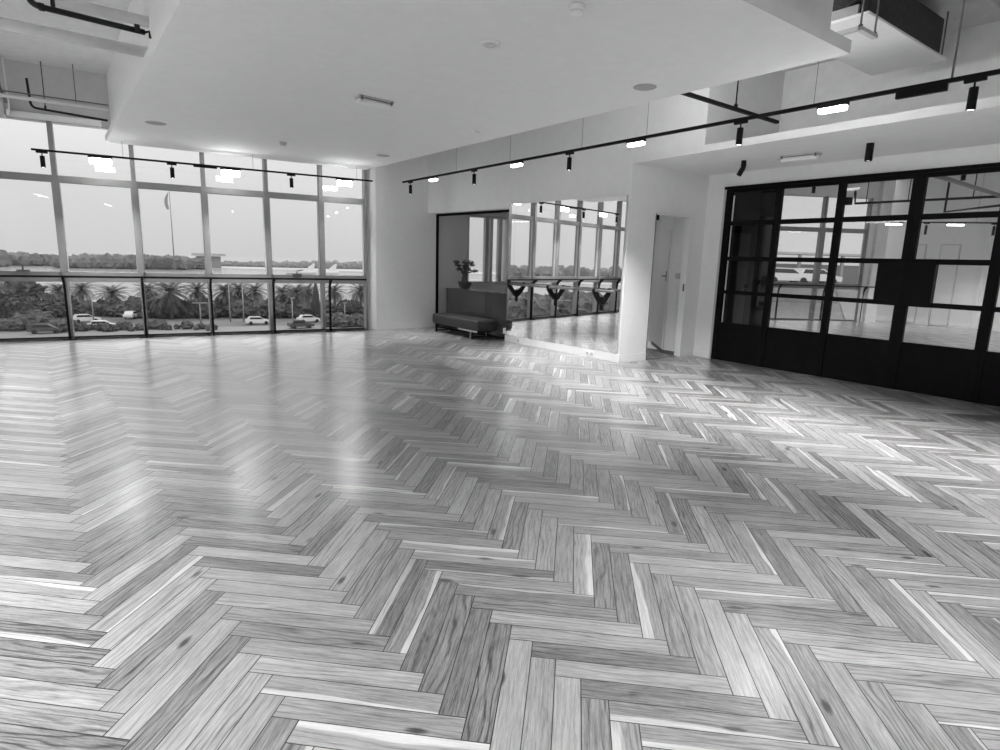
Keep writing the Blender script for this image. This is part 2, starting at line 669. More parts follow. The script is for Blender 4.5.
# back wall (faces the camera) and its white end beside the last window
p5 = wpt(5.24, 0.0)
mb = MB()
mb.prism([(5.57, bk_y), (7.03, bk_y), (7.03, bk_y + 0.2), (5.62, bk_y + 0.2)], 0, ZU)
struct(mb.build('wall_back', M['wall']), 'plain white wall between the windows and the bench', 'wall')
mb = MB()
mb.prism([(p5.x + 0.0, p5.y + 0.02), (5.57, bk_y), (5.61, bk_y + 0.2), (p5.x + 0.03, p5.y + 0.2)], 0, ZU)
struct(mb.build('column', M['wall']), 'narrow white column beside the last window', 'column')
mb = MB().prism([(5.58, bk_y - 0.018), (7.02, bk_y - 0.018), (7.02, bk_y), (5.58, bk_y)], 0, 0.15)
struct(mb.build('baseboard_back', M['skirt']), 'white baseboard under the plain back wall', 'baseboard')

# mirror wall: bulkhead over the opening, block that carries the mirrors
MA, MBp = V((6.82, bk_y, 0)), V((7.071, 9.31, 0))
MC = V((7.210, 6.46, 0))
mdir = (MC - MBp).normalized()
mnor = V((mdir.y, -mdir.x, 0))                 # into the room (towards -x)
if mnor.x > 0:
    mnor = -mnor
ME = MC + V((mdir.x, mdir.y, 0)) * 1.28         # high wall runs on over the door
mb = MB()
mb.prism([MA[:2], MBp[:2], (MBp + V((0.32, 0.02, 0)))[:2], (7.12, bk_y)], 2.54, ZU)
mb.prism([MBp[:2], MC[:2], (MC + V((0.1, 0.004, 0)))[:2], (MBp + V((0.35, 0.03, 0)))[:2]], 0, ZU)
struct(mb.build('wall_right', M['wall']), 'white wall that carries the mirrors, with bulkhead over the bench', 'wall')
# upper part over the door with the far end of the recess
mb = MB()
mb.prism([MC[:2], (7.16, 5.165), (7.30, 5.165), (7.33, 6.45)], ZD + 0.085, ZU)
mb.prism([(7.30, 5.165), (8.95, 5.165), (8.95, 5.30), (7.32, 5.30)], ZD + 0.085, ZU)
struct(mb.build('wall_upper', M['wall']), 'high white wall strip beside the ceiling recess', 'wall')
# door wall
mb = MB()
zt = 2.365
DW = 6.43
mb.prism([(7.212, 6.46), (7.81, DW), (7.81, DW + 0.12), (7.30, 6.58)], 0, ZD + 0.085)
mb.prism([(8.70, 6.375), (9.035, 6.35), (9.035, 6.47), (8.70, 6.495)], 0, ZD + 0.085)
mb.prism([(7.81, DW), (8.70, 6.375), (8.70, 6.495), (7.81, DW + 0.12)], zt, ZD + 0.085)
struct(mb.build('wall_door', M['wall']), 'bright white wall around the narrow doorway', 'wall')
# side wall above and beside the black glazing
mb = MB()
mb.box((BX - 0.02, 5.985, 0), (BX + 0.11, 6.40, ZD + 0.085)).box((BX - 0.02, -3.0, 2.815), (BX + 0.11, 5.99, ZD))
struct(mb.build('wall_glazed', M['wall']), 'white wall band framing the black glazing', 'wall')
mb = MB().box((8.93, -3.0, ZD + 0.085), (9.12, 5.3, ZU))
struct(mb.build('wall_recess', M['fascia']), 'grey wall at the back of the high ceiling recess', 'wall')
mb = MB().box((BX - 0.035, 6.0, 0), (BX - 0.02, 6.345, 0.10)).box((8.70, 6.345, 0), (BX - 0.035, 6.362, 0.10))
struct(mb.build('baseboard_right', M['skirt']), 'white baseboard beside the black glazing', 'baseboard')
mb = MB()
b1, b2 = MBp + mnor * 0.02 - mdir * 0.01, MC + mnor * 0.02 + mdir * 0.016
mb.prism([b1[:2], b2[:2], (b2 - mnor * 0.03)[:2], (b1 - mnor * 0.03)[:2]], 0, 0.125)
mb.prism([b2[:2], (7.80, 6.412), (7.80, 6.43), (b2 - mnor * 0.03)[:2]], 0, 0.125)
struct(mb.build('baseboard_mirror', M['skirt']), 'white baseboard below the mirrors and round the pier', 'baseboard')
# left and rear walls of the studio, out of the picture
mb = MB()
mb.box((-4.55, -3.2, 0), (-4.35, 13.4, 0.1)).box((-4.55, -3.2, 3.5), (-4.35, 13.4, ZU))
for yy in (-3.2, -0.2, 2.8, 5.8, 8.8, 13.1):
    mb.box((-4.55, yy, 0.1), (-4.35, yy + 0.3, 3.5))
struct(mb.build('wall_left', M['wall']), 'wall of tall openings on the left of the studio', 'wall')
mb = MB().box((-4.55, -3.2, 0), (BX + 0.1, -3.0, ZU))
struct(mb.build('wall_rear', M['wall']), 'white wall behind the camera', 'wall')

# ------------------------------------------------------------------ ceilings
mb = MB().box((-4.6, -3.2, ZU), (9.2, 13.5, ZU + 0.2))
struct(mb.build('ceiling', M['slab']), 'grey structural ceiling above the open void', 'ceiling')
SX0, SX1, SY0 = 0.90, 5.415, 2.585
sf = [(SX0, SY0), (SX1, SY0), (SX1 - 0.08, 11.93), (SX0, 12.36)]
mb = MB()
mb.prism(sf, ZS, ZS + 0.10)
mb.prism([(SX0 + 0.01, SY0 + 0.22), (SX1 + 0.06, SY0 + 0.22), (SX1 + 0.06, SY0 + 0.34), (SX0 + 0.01, SY0 + 0.34)], ZS + 0.1, ZU)
mb.prism([(SX0 + 0.11, SY0 + 0.22), (SX0 + 0.2, SY0 + 0.22), (SX0 + 0.2, 12.57), (SX0 + 0.11, 12.57)], ZS + 0.1, ZU)
struct(mb.build('ceiling_soffit', M['ceil']), 'broad white dropped plasterboard ceiling over the studio', 'ceiling')
# lowered ceiling on the right with its edge upstand
mb = MB()
mb.prism([(7.205, 6.46), (7.155, 5.1), (7.04, 1.98), (6.95, -3.0), (9.2, -3.0), (9.2, 6.46)], ZD, ZD + 0.09)
struct(mb.build('ceiling_low', M['ceil']), 'lowered white ceiling strip above the black glazing', 'ceiling')
for k, yy in enumerate((1.0, 1.75, 2.5, 3.25, 4.0)):
    mb = MB().box((5.6, yy, ZU - 0.05), (8.93, yy + 0.035, ZU))
    struct(mb.build('trim_%d' % (k + 2), M['slab']), 'thin rib %s on the slab above the air unit' % ['one', 'two', 'three', 'four', 'five'][k], 'trim')

# ------------------------------------------------------------------ glazed black partition
gy = lambda s: 5.99 - s          # distance along the partition from the door corner


def bayG(name, s0, s1, sl, sr, label, panes, cat='window', box=None, tint=False, kick=0.62):
    """black steel bay: stiles, rails, kick panel, panes; panes = list of z ranges"""
    t = thing(name, (BX, gy(s0), 0), label, cat, None, 0, 'structure')
    st = M['steel']
    MB().box((BX - 0.035, gy(s0 + sl), 0), (BX + 0.035, gy(s0), 2.80), 0.004).build('stile', st, t)
    MB().box((BX - 0.035, gy(s1), 0), (BX + 0.035, gy(s1 - sr), 2.80), 0.004).build('stile', st, t)
    a, b = s0 + sl, s1 - sr
    MB().box((BX - 0.02, gy(b), 0.0), (BX + 0.02, gy(a), kick), 0.003).build('kick_panel', st, t)
    for z0, z1 in ((2.745, 2.80), (2.225, 2.295), (1.662, 1.73), (1.118, 1.180), (0.60, 0.645)):
        MB().box((BX - 0.03, gy(b), z0), (BX + 0.03, gy(a), z1), 0.003).build('rail', st, t)
    for z0, z1 in ((2.295, 2.745), (1.73, 2.225), (1.18, 1.662), (0.645, 1.118)):
        MB().box((BX - 0.005, gy(b), z0), (BX + 0.005, gy(a), z1)).build('pane', M['tint' if tint else 'glassp'], t)
    if box:
        MB().box((BX - 0.055, gy(box[1]), 1.118), (BX + 0.055, gy(box[0]), 1.70), 0.004).build('lock_box', st, t)
    return t


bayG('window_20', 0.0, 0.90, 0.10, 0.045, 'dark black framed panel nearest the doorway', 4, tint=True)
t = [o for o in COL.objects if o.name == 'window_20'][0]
MB().box((BX - 0.012, gy(0.145), 0.645), (BX + 0.002, gy(0.125), 2.70)).build('gap_light', M['alulight'], t)  # pale strip stands in for light coming through the door-edge gap
bayG('window_21', 0.90, 1.82, 0.045, 0.05, 'black framed glazed panel second from the doorway', 4)
bayG('door_2', 1.82, 2.765, 0.045, 0.075, 'left black glazed door leaf with square lock plate', 4, 'door', (2.43, 2.765))
t = [o for o in COL.objects if o.name == 'door_2'][0]
MB().box((BX - 0.05, gy(1.95), 2.46), (BX + 0.05, gy(1.865), 2.56), 0.004).build('closer', M['steel'], t)
bayG('door_3', 2.765, 3.71, 0.075, 0.075, 'right black glazed door leaf with square lock plate', 4, 'door', (2.765, 3.10))
bayG('window_22', 3.71, 4.70, 0.045, 0.05, 'black framed glazed panel at the right edge of the photo', 4)
bayG('window_23', 4.70, 5.70, 0.05, 0.05, 'black framed glazed panel beyond the right edge of the photo', 4)
bayG('window_24', 5.70, 6.70, 0.05, 0.05, 'black framed glazed panel far beyond the right edge', 4)
mb = MB().box((BX - 0.05, -3.0, 2.80), (BX + 0.05, 6.02, 2.845)).box((BX - 0.05, -3.0, 0), (BX + 0.05, gy(6.7), 2.80))
struct(mb.build('trim_10', M['steel']), 'black head rail over the glazed partition', 'trim')
mb = MB().box((BX - 0.05, 5.985, 0), (BX + 0.05, 6.02, 2.80))
struct(mb.build('trim_11', M['alulight']), 'pale edge strip beside the black glazing', 'trim')
# dark closet behind the first panel
mb = MB()
mb.prism([(9.10, 5.06), (10.4, 6.02), (10.4, 6.2), (9.10, 5.14)], 0, 2.9)
mb.prism([(10.4, 6.02), (9.12, 6.40), (9.12, 6.5), (10.4, 6.35)], 0, 2.9)
mb.prism([(9.10, 5.08), (10.4, 6.05), (9.12, 6.45)], 2.84, 2.9)
struct(mb.build('partition', M['darkgrey']), 'dark closet wall behind the first black panel', 'partition')
t = thing('closet_door', (9.9, 6.2, 0), 'dim grey closet door behind the dark glass panel', 'door')
MB().beam((9.45, 6.275, 1.1), (10.02, 6.105, 1.1), 0.04, 2.1, bevel=0.004).build('leaf', M['plastic'], t)
mb = MB().beam((9.92, 6.085, 1.16), (9.98, 6.067, 1.16), 0.03, 0.2).tube([(9.95, 6.06, 1.2), (9.95, 6.0, 1.2), (9.83, 6.03, 1.2)], 0.012, 8)
mb.build('handle', M['black'], t)

# ------------------------------------------------------------------ doorway and corridor
t = thing('door_1', (7.81, DW, 0), 'narrow doorway lining with dark left edge', 'door', None, 0, 'structure')
MB().box((7.81, DW + 0.0, 0), (7.835, DW + 0.12, zt)).build('jamb', M['darkgrey'], t)
MB().box((8.655, 6.375, 0), (8.70, 6.50, zt)).build('jamb', M['skirt'], t)
MB().box((7.835, 6.39, zt - 0.02), (8.655, 6.52, zt)).build('head_jamb', M['skirt'], t)
MB().box((7.84, DW - 0.0, zt - 0.10), (7.90, DW + 0.06, zt - 0.02), 0.004).build('closer', M['black'], t)
MB().box((8.648, 6.40, 1.13), (8.655, 6.43, 1.25)).build('strike_plate', M['darkgrey'], t)
MB().box((7.84, DW + 0.01, 0.0), (8.65, DW + 0.05, 0.006)).build('threshold', M['darkgrey'], t)
mb = MB()
mb.prism([(8.76, 6.50), (8.745, 6.80), (8.80, 6.86), (8.86, 6.80), (8.86, 6.50)], 0, 2.7)
mb.prism([(9.50, 7.66), (9.95, 8.16), (9.95, 9.3), (10.05, 9.3), (10.05, 8.10), (9.56, 7.60)], 0, 2.7)
mb.prism([(8.80, 6.86), (9.50, 7.66), (9.56, 7.60), (8.86, 6.80)], 2.16, 2.7)
mb.box((7.25, 9.10, 0), (10.05, 9.25, 2.7))
mb.prism([(7.30, 6.58), (7.40, 6.58), (7.40, 9.1), (7.28, 9.1)], 0, 2.7)
struct(mb.build('wall_corridor', M['wall']), 'white angled corridor wall seen through the doorway', 'wall')
mb = MB().prism([(7.32, 6.62), (10.1, 6.52), (10.1, 12.2), (7.14, 12.2)], 2.7, 2.8)
struct(mb.build('ceiling_corridor', M['ceil']), 'white ceiling over the corridor and side room', 'ceiling')
mb = MB().prism([(8.738, 6.50), (8.722, 6.81), (8.79, 6.885), (8.80, 6.86), (8.745, 6.80), (8.76, 6.50)], 0, 0.06)
struct(mb.build('baseboard_corridor', M['darkgrey']), 'dark baseboard at the foot of the corridor wall', 'baseboard')
t = thing('corridor_door', (9.15, 7.26, 0), 'white corridor door standing beyond the doorway with lever handle', 'door')
mb = MB()
a, b = V((8.80, 6.86, 0)), V((9.50, 7.66, 0))
dd = (b - a).normalized()
dn = V((-dd.y, dd.x, 0))
mb.beam(a + dd * 0.005 + V((0, 0, 1.105)), b - dd * 0.005 + V((0, 0, 1.105)), 0.045, 2.09, bevel=0.004)
mb.build('leaf', M['doorwhite'], t)
MB().beam(a + dn * 0.026 + V((0, 0, 0.035)), b + dn * 0.026 + V((0, 0, 0.035)), 0.012, 0.06).build('kick_strip', M['darkgrey'], t)
h = a + dd * 0.09 + dn * 0.023 + V((0, 0, 1.37))
mb = MB().beam(h - V((0, 0, 0.09)), h + V((0, 0, 0.09)), 0.045, 0.012, up=dn)
mb.tube([h, h + dn * 0.05, h + dn * 0.055 + dd * 0.12], 0.011, 8)
mb.build('handle', M['darkgrey'], t)
mb = MB().box((8.738, 6.58, 1.33), (8.757, 6.67, 1.43), 0.003)
o = mb.build('light_switch', M['plastic'])
tag(o, 'grey square light switch inside the doorway', 'switch')

# ------------------------------------------------------------------ side room seen behind the bench
mb = MB()
mb.box((7.03, 12.0, 0), (7.89, 12.2, 2.8)).box((7.89, 12.0, 0), (9.0, 12.2, 1.0)).box((7.89, 12.0, 2.60), (9.0, 12.2, 2.8))
mb.box((9.0, 9.2, 0), (9.15, 12.2, 2.8))
struct(mb.build('wall_side', M['wall']), 'grey wall of the side room behind the bench', 'wall')
t = thing('window_30', (7.89, 12.0, 1.0), 'small white framed window of the side room behind the potted tree', 'window', None, 0, 'structure')
mb = MB().box((7.89, 11.97, 1.0), (9.0, 12.08, 1.05)).box((7.89, 11.98, 2.54), (9.0, 12.08, 2.60))
for x, wdt in ((7.885, 0.05), (8.40, 0.10), (8.56, 0.06), (8.80, 0.10)):
    mb.box((x, 11.98, 1.05), (x + wdt, 12.08, 2.54), 0.003)
mb.build('frame', M['alulight'], t)
MB().box((7.86, 11.95, 0.985), (9.0, 12.0, 1.015)).build('sill', M['skirt'], t)
MB().box((7.93, 12.04, 1.05), (8.40, 12.048, 2.54)).build('pane', M['glass'], t)
MB().box((8.62, 12.04, 1.05), (8.80, 12.048, 2.54)).build('pane', M['glass'], t)

# black framed glass screen in the opening
t = thing('window_31', (7.06, bk_y, 0), 'black edged glass screen behind the bench', 'window', None, 0, 'structure')
sa, sb = V((7.065, bk_y - 0.01, 0)), V((7.30, 9.32, 0))
MB().beam(sa, sa + V((0, 0, 2.54)), 0.045, 0.045).build('stile', M['steel'], t)
MB().beam(sa + V((0, 0, 2.515)), sb + V((0, 0, 2.515)), 0.045, 0.05).build('rail', M['steel'], t)
MB().beam(sa + V((0, 0, 0.012)), sb + V((0, 0, 0.012)), 0.045, 0.024).build('rail', M['steel'], t)
MB().beam(sa + V((0, 0, 1.26)), sb + V((0, 0, 1.26)), 0.008, 2.46).build('pane', M['glassp'], t)

# ------------------------------------------------------------------ mirrors, barre, sockets
def mpt(s, off, z):
    p = MBp + mdir * s + mnor * off
    return V((p.x, p.y, z))


Lm = (MC - MBp).length
seams = [0.0, Lm - 2.66, Lm - 1.56, Lm - 0.50, Lm - 0.05]
mz0, mz1 = 0.13, 2.60
ml = ['narrow mirror panel next to the bench', 'mirror panel second from the bench', 'mirror panel third from the bench', 'mirror panel nearest the doorway pier']
for i in range(4):
    mb = MB()
    mb.beam(mpt(seams[i] + 0.0015, 0.008, (mz0 + mz1) / 2), mpt(seams[i + 1] - 0.0015, 0.008, (mz0 + mz1) / 2), 0.012, mz1 - mz0)
    tag(mb.build('wall_mirror', M['mirror']), 'tall frameless ' + ml[i], 'mirror', 'mirror panels on the white wall')
mb = MB().beam(mpt(Lm - 0.042, 0.008, (mz0 + mz1) / 2), mpt(Lm - 0.03, 0.008, (mz0 + mz1) / 2), 0.014, mz1 - mz0)
struct(mb.build('trim_12', M['alulight']), 'thin metal edge trim at the right end of the mirrors', 'trim')
t = thing('ballet_barre', mpt(0, 0.1, 1.12), 'dark wall mounted ballet barre across the mirrors', 'barre')
MB().tube([mpt(-0.15, 0.20, 1.13), mpt(Lm - 0.02, 0.20, 1.13)], 0.024, 14).build('rail', M['darkgrey'], t)
for s in (Lm - 2.56, Lm - 1.50, Lm - 0.43):
    mb = MB()
    mb.beam(mpt(s, 0.018, 0.80), mpt(s, 0.018, 1.02), 0.06, 0.014, up=mnor)
    pts = [mpt(s, 0.02 + 0.18 * k / 8, 0.925 + 0.185 * (k / 8) ** 1.35) for k in range(9)]
    for p, q in zip(pts, pts[1:]):
        mb.beam(p, q, 0.045, 0.07, up=mnor)
    mb.lathe([(0.0, -0.03), (0.03, -0.03), (0.03, 0.03), (0, 0.03)], mpt(s, 0.20, 1.13), 14, axis=mdir)
    mb.build('bracket', M['black'], t)


def socket(s, n, label):
    t = thing('wall_socket', mpt(s, 0.02, 0.06), label, 'socket', 'sockets in the baseboard under the mirrors')
    w = 0.05 * n
    MB().beam(mpt(s - w, 0.020, 0.062), mpt(s + w, 0.020, 0.062), 0.01, 0.075, bevel=0.003).build('plate', M['white'], t)
    for k in range(n):
        c = s - w + 0.05 + k * 0.10
        MB().beam(mpt(c - 0.022, 0.027, 0.062), mpt(c + 0.022, 0.027, 0.062), 0.006, 0.044).build('insert', M['plastic'], t)


socket(Lm - 2.45, 1, 'single white socket in the baseboard near the bench')
socket(Lm - 0.62, 2, 'double white socket in the baseboard near the pier')
t = thing('cable_outlet', mpt(-0.06, 0.02, 0.22), 'small white outlet block at the bench end of the mirrors', 'outlet')
MB().beam(mpt(-0.035, -0.05, 0.20), mpt(-0.035, 0.03, 0.20), 0.06, 0.11, bevel=0.006).build('block', M['white'], t)
MB().lathe([(0, 0), (0.03, 0), (0.03, 0.012), (0, 0.012)], mpt(-0.067, -0.0, 0.20), 14, axis=-mdir).build('plug', M['black'], t)

# ------------------------------------------------------------------ guard rail along the windows
t = thing('guard_rail', wpt(0, 0.12), 'black guard rail with curved posts along the tall windows', 'railing')
MB().beam(wpt(-4.4, 0.26, 1.085), wpt(5.16, 0.26, 1.085), 0.055, 0.035, bevel=0.008).build('handrail', M['black'], t)
for i, s in enumerate([-4.45, -3.34, -2.22, -1.11, -0.02, 1.115, 2.215, 3.33, 4.43]):
    mb = MB()
    pts = [wpt(s, 0.10, 0), wpt(s, 0.10, 0.80)] + [wpt(s, 0.10 + 0.16 * (1 - math.cos(a)), 0.80 + 0.27 * math.sin(a)) for a in [k * math.pi / 2 / 8 for k in range(1, 9)]]
    for p, q in zip(pts, pts[1:]):
        mb.beam(p, q, 0.034, 0.07, up=(WN.x, WN.y, 0.01))
    post = mb.build('post', M['black'], t)
    MB().beam(wpt(s - 0.10, 0.10, 0.008), wpt(s + 0.10, 0.10, 0.008), 0.10, 0.016, bevel=0.003).build('base_plate', M['black'], post)
MB().beam(wpt(-4.4, 0.10, 0.05), wpt(5.16, 0.10, 0.05), 0.012, 0.02).build('lower_rail', M['black'], t)

# ------------------------------------------------------------------ track lights
ZT = 3.105


def lamp(name, kind, loc, energy, size=0.1, rot=(0, 0, 0), ang=60, blend=0.6, parent=None, sy=None):
    l = bpy.data.lights.new(name, kind)
    l.energy = energy
    if kind == 'SPOT':
        l.spot_size = R(ang)
        l.spot_blend = blend
        l.shadow_soft_size = size
    o = bpy.data.objects.new(name, l)
    COL.objects.link(o)
    if parent is not None:
        o.parent = parent
    o.location = loc
    o.rotation_euler = rot
    return o


def make_spot(loc, rz, label, group, tilt=0.0, lit=True, h=0.17, energy=90, ang=75):
    """cylinder spot on a track adapter; the track runs along its local x"""
    t = thing('track_spotlight', loc, label, 'spotlight', group, rz)
    X = Matrix.Translation(V(loc)) @ Matrix.Rotation(rz, 4, 'Z')
    ad = MB().box((-0.075, -0.018, -0.045), (0.075, 0.018, -0.008), 0.003)
    ad.bm.transform(X)
    ad.build('adapter', M['black'], t)
    st = MB().tube([(0, 0, -0.04), (0, 0, -0.085)], 0.008, 8)
    st.bm.transform(X)
    st.build('stem', M['black'], t)
    T = X @ Matrix.Translation((0, 0, -0.085)) @ Matrix.Rotation(tilt, 4, 'Y')
    bd = MB().lathe([(0, 0), (0.030, 0), (0.033, -0.004), (0.033, -h), (0.028, -h - 0.003), (0.026, -h + 0.02)])
    bd.bm.transform(T)
    bd.build('housing', M['black'], t)
    ln = MB().lathe([(0, -h + 0.008), (0.027, -h + 0.006), (0.027, -h + 0.002), (0, -h - 0.003)])
    ln.bm.transform(T)
    ln.build('lens', M['lens'] if lit else M['plastic'], t)
    if lit:
        o = lamp('spot_beam', 'SPOT', (0, 0, 0), energy, 0.03, (0, 0, 0), ang, 0.8)
        o.matrix_world = T @ Matrix.Translation((0, 0, -h - 0.02))
    return t


def make_bar(loc, rz, label, group, ln=0.25, glow=12, spread=85):
    t = thing('linear_track_light', loc, label, 'light', group, rz)
    X = Matrix.Translation(V(loc)) @ Matrix.Rotation(rz, 4, 'Z')
    h = MB().box((-ln / 2 - 0.015, -0.024, -0.045), (ln / 2 + 0.015, 0.024, -0.008), 0.003)
    h.bm.transform(X)
    h.build('housing', M['black'], t)
    dz = -0.14 if 'window' in group else -0.085
    d = MB().box((-ln / 2, -0.030, dz), (ln / 2, 0.030, -0.044), 0.012)
    d.bm.transform(X)
    d.build('diffuser', M['ledw' if 'window' in group else 'ledn' if loc[1] < 4 and loc[0] == 6.05 else 'led'], t)
    l = bpy.data.lights.new('bar_light', 'AREA')
    l.shape = 'RECTANGLE'
    l.size, l.size_y = ln, 0.05
    l.energy = glow
    l.spread = R(spread)
    o = bpy.data.objects.new('bar_light', l)
    COL.objects.link(o)
    o.matrix_world = X @ Matrix.Translation((0, 0, dz - 0.003))
    return t


# track in front of the windows
TO = 0.55
ZL = 3.04
lt = lambda s, z=ZL: wpt(s, TO, z)
t = thing('lighting_track', lt(0), 'thin black lighting track in front of the tall windows', 'track')
MB().beam(lt(-0.21), lt(5.22), 0.035, 0.03, bevel=0.003).build('rail', M['black'], t)
for s in (1.0, 3.0, 4.9):
    MB().tube([lt(s), lt(s, ZS)], 0.003, 6).build('wire', M['rod'], t)
MB().beam(lt(2.03, ZL - 0.02), lt(2.40, ZL - 0.02), 0.04, 0.04).build('power_box', M['black'], t)
wz = math.atan2(WD.y, WD.x)
G1, G2 = 'spotlights on the window track', 'light bars on the window track'
make_spot(lt(-0.08), wz, 'small black spotlight at the left end of the window track', G1, energy=25)
make_spot(lt(1.70), wz, 'small black spotlight in the middle of the window track', G1, energy=25)
make_spot(lt(3.66), wz, 'lit black spotlight near the right end of the window track', G1, tilt=0.0, energy=25)
make_bar(lt(0.68), wz, 'leftmost glowing light bar on the window track', G2, 0.30, glow=30)
make_bar(lt(2.62), wz, 'middle glowing light bar on the window track', G2, 0.30, glow=30)
make_bar(lt(4.66), wz, 'glowing light bar of the window track next to the white column', G2, 0.30, glow=12)

# long track on the right
TA, TB = V((6.05, 11.68, ZT)), V((6.05, -1.5, ZT))
rzt = -math.pi / 2
t = thing('lighting_track', TA, 'long black suspended lighting track before the mirror wall', 'track')
MB().beam(TA, TB, 0.038, 0.034, bevel=0.003).build('rail', M['black'], t)
for y in (9.6, 8.0, 6.36, 5.22, 3.17):
    MB().tube([(6.05, y, ZT), (6.05, y, ZU)], 0.0025, 6).build('wire', M['rod'], t)
MB().tube([(6.05, 2.05, ZT), (6.05, 2.05, ZU)], 0.009, 8).build('rod', M['rod'], t)
mb = MB().box((6.028, 2.07, ZT - 0.075), (6.072, 2.45, ZT - 0.01), 0.006)
mb.build('power_box', M['black'], t)
G3, G4 = 'spotlights on the long track', 'light bars on the long track'
sp = [(11.35, 'spotlight at the far end of the long track'), (9.02, 'spotlight of the long track above the potted tree'),
      (6.60, 'spotlight of the long track above the middle mirrors'), (3.935, 'spotlight of the long track under the crossing stub'), (1.885, 'largest spotlight at the right edge of the photo, on the long track')]
for y, lb in sp:
    make_spot((6.05, y, ZT), rzt, 'lit black cylinder ' + lb, G3, energy=8 if y > 11 else 40, ang=40 if y > 11 else 55)
make_spot((6.05, -0.4, ZT), rzt, 'black cylinder spotlight of the long track out of frame', G3, energy=40, ang=55)
for y, lb in [(10.42, 'smallest light bar, far end of the long track'), (7.82, 'light bar on the long track left of the middle mirrors'),
              (5.38, 'light bar on the long track above the doorway pier'), (2.985, 'largest and brightest light bar on the long track'), (0.6, 'light bar on the long track out of frame')]:
    make_bar((6.05, y, ZT), rzt, 'glowing ' + lb, G4, glow=16 if y > 10 else 34 if y > 6 else 85 if y > 5 else 62, spread=62 if y > 6 else 105 if y > 5 else 76)

# short stub that crosses it, hung on a cord from the slab
t = thing('track_stub', (6.4, 4.32, 3.36), 'short black bar crossing the long track, hung by a cord', 'bar')
MB().beam((5.45, 4.32, 3.355), (7.47, 4.35, 3.355), 0.05, 0.035, bevel=0.003).build('rail', M['black'], t)
mb = MB().tube([(6.53, 4.335, 3.37), (6.53, 4.335, ZU)], 0.008, 8).lathe([(0, 0), (0.022, 0.004), (0.022, 0.03), (0.01, 0.05), (0, 0.05)], (6.53, 4.335, 3.37), 12)
mb.build('cord', M['black'], t)

t = thing('recess_fill_light', (5.25, 3.7, ZS + 0.1), 'added unseen light strip on top of the dropped ceiling edge, brightens the recess', 'light')  # unseen strip, added to brighten the ceiling recess
MB().box((5.20, 3.5, ZS + 0.10), (5.28, 5.1, ZS + 0.13), 0.004).build('housing', M['plastic'], t)
MB().box((5.215, 3.52, ZS + 0.13), (5.265, 5.08, ZS + 0.14), 0.003).build('diffuser', M['lens'], t)
l = bpy.data.lights.new('recess_fill', 'AREA')
l.shape, l.size, l.size_y, l.energy = 'RECTANGLE', 0.05, 1.5, 36
o = bpy.data.objects.new('recess_fill', l)
COL.objects.link(o)
o.location, o.rotation_euler = (5.25, 4.3, ZS + 0.145), (0, R(-145), 0)

# two surface spots under the lowered ceiling
t = thing('ceiling_spotlight', (8.10, 5.16, ZD), 'angled unlit black spotlight on the lowered ceiling near the doorway', 'spotlight')
MB().lathe([(0, 0), (0.036, 0), (0.036, -0.10), (0, -0.10)], (8.10, 5.16, ZD)).build('mount', M['black'], t)
mb = MB().lathe([(0, 0), (0.036, 0.0), (0.036, -0.12), (0.030, -0.123), (0, -0.11)], (0, 0, 0))
mb.bm.transform(Matrix.Translation((8.10, 5.16, ZD - 0.095)) @ Matrix.Rotation(R(-26), 4, V((0.55, -0.80, 0)).cross(V((0, 0, 1)))))
mb.build('head', M['black'], t)
t = thing('ceiling_spotlight', (8.01, 3.45, ZD), 'straight lit black spotlight on the lowered ceiling above the glazing', 'spotlight')
MB().lathe([(0, 0), (0.042, 0), (0.042, -0.20), (0.036, -0.205), (0.034, -0.185)], (8.01, 3.45, ZD)).build('housing', M['black'], t)
MB().lathe([(0, -0.19), (0.034, -0.19), (0.034, -0.196), (0, -0.2)], (8.01, 3.45, ZD)).build('lens', M['lens'], t)
lamp('spot_beam', 'SPOT', (8.01, 3.45, ZD - 0.23), 45, 0.03, (0, 0, 0), 80, 0.8)

# ------------------------------------------------------------------ ceiling fittings
def ceil_disc(loc, r, label, name='ceiling_speaker', group='round speakers in the dropped ceiling'):
    t = thing(name, loc, label, 'speaker', group)
    MB().lathe([(r * 0.93, 0), (r, 0), (r, -0.004), (r * 0.93, -0.008)], loc, 32).build('rim', M['speaker'], t)
    MB().lathe([(0, 0), (r * 0.93, 0), (r * 0.93, -0.006), (0, -0.007)], loc, 32).build('grille', M['speaker'], t)


ceil_disc((4.93, 4.318, ZS), 0.115, 'grey round ceiling speaker nearest the camera, by the soffit edge')
ceil_disc((1.343, 9.98, ZS), 0.13, 'grey round ceiling speaker over the left end of the windows')
ceil_disc((4.823, 10.06, ZS), 0.115, 'grey round ceiling speaker near the far right soffit corner')

t = thing('smoke_detector', (3.08, 3.36, ZS), 'white smoke detector with dark slots, largest fitting on the ceiling', 'smoke detector')
c = (3.08, 3.36, ZS)
MB().lathe([(0, 0), (0.058, 0), (0.060, -0.01), (0.056, -0.03), (0.052, -0.034), (0, -0.034)], c).build('base', M['white'], t)
for z in (-0.038, -0.046):
    MB().lathe([(0.03, z), (0.043, z), (0.043, z - 0.004), (0.03, z - 0.004)], c).build('vent_ring', M['black'], t)
MB().lathe([(0, -0.034), (0.04, -0.034), (0.045, -0.043), (0.041, -0.056), (0.03, -0.064), (0, -0.066)], c).build('head', M['white'], t)
t = thing('motion_sensor', (3.047, 4.349, ZS), 'flush white round sensor with a grey lens in the dropped ceiling', 'sensor')
c = (3.047, 4.349, ZS)
MB().lathe([(0.045, 0), (0.088, 0), (0.085, -0.010), (0.05, -0.012)], c).build('rim', M['white'], t)
MB().lathe([(0, 0), (0.05, 0), (0.045, -0.022), (0.02, -0.032), (0, -0.034)], c).build('lens', M['plastic'], t)
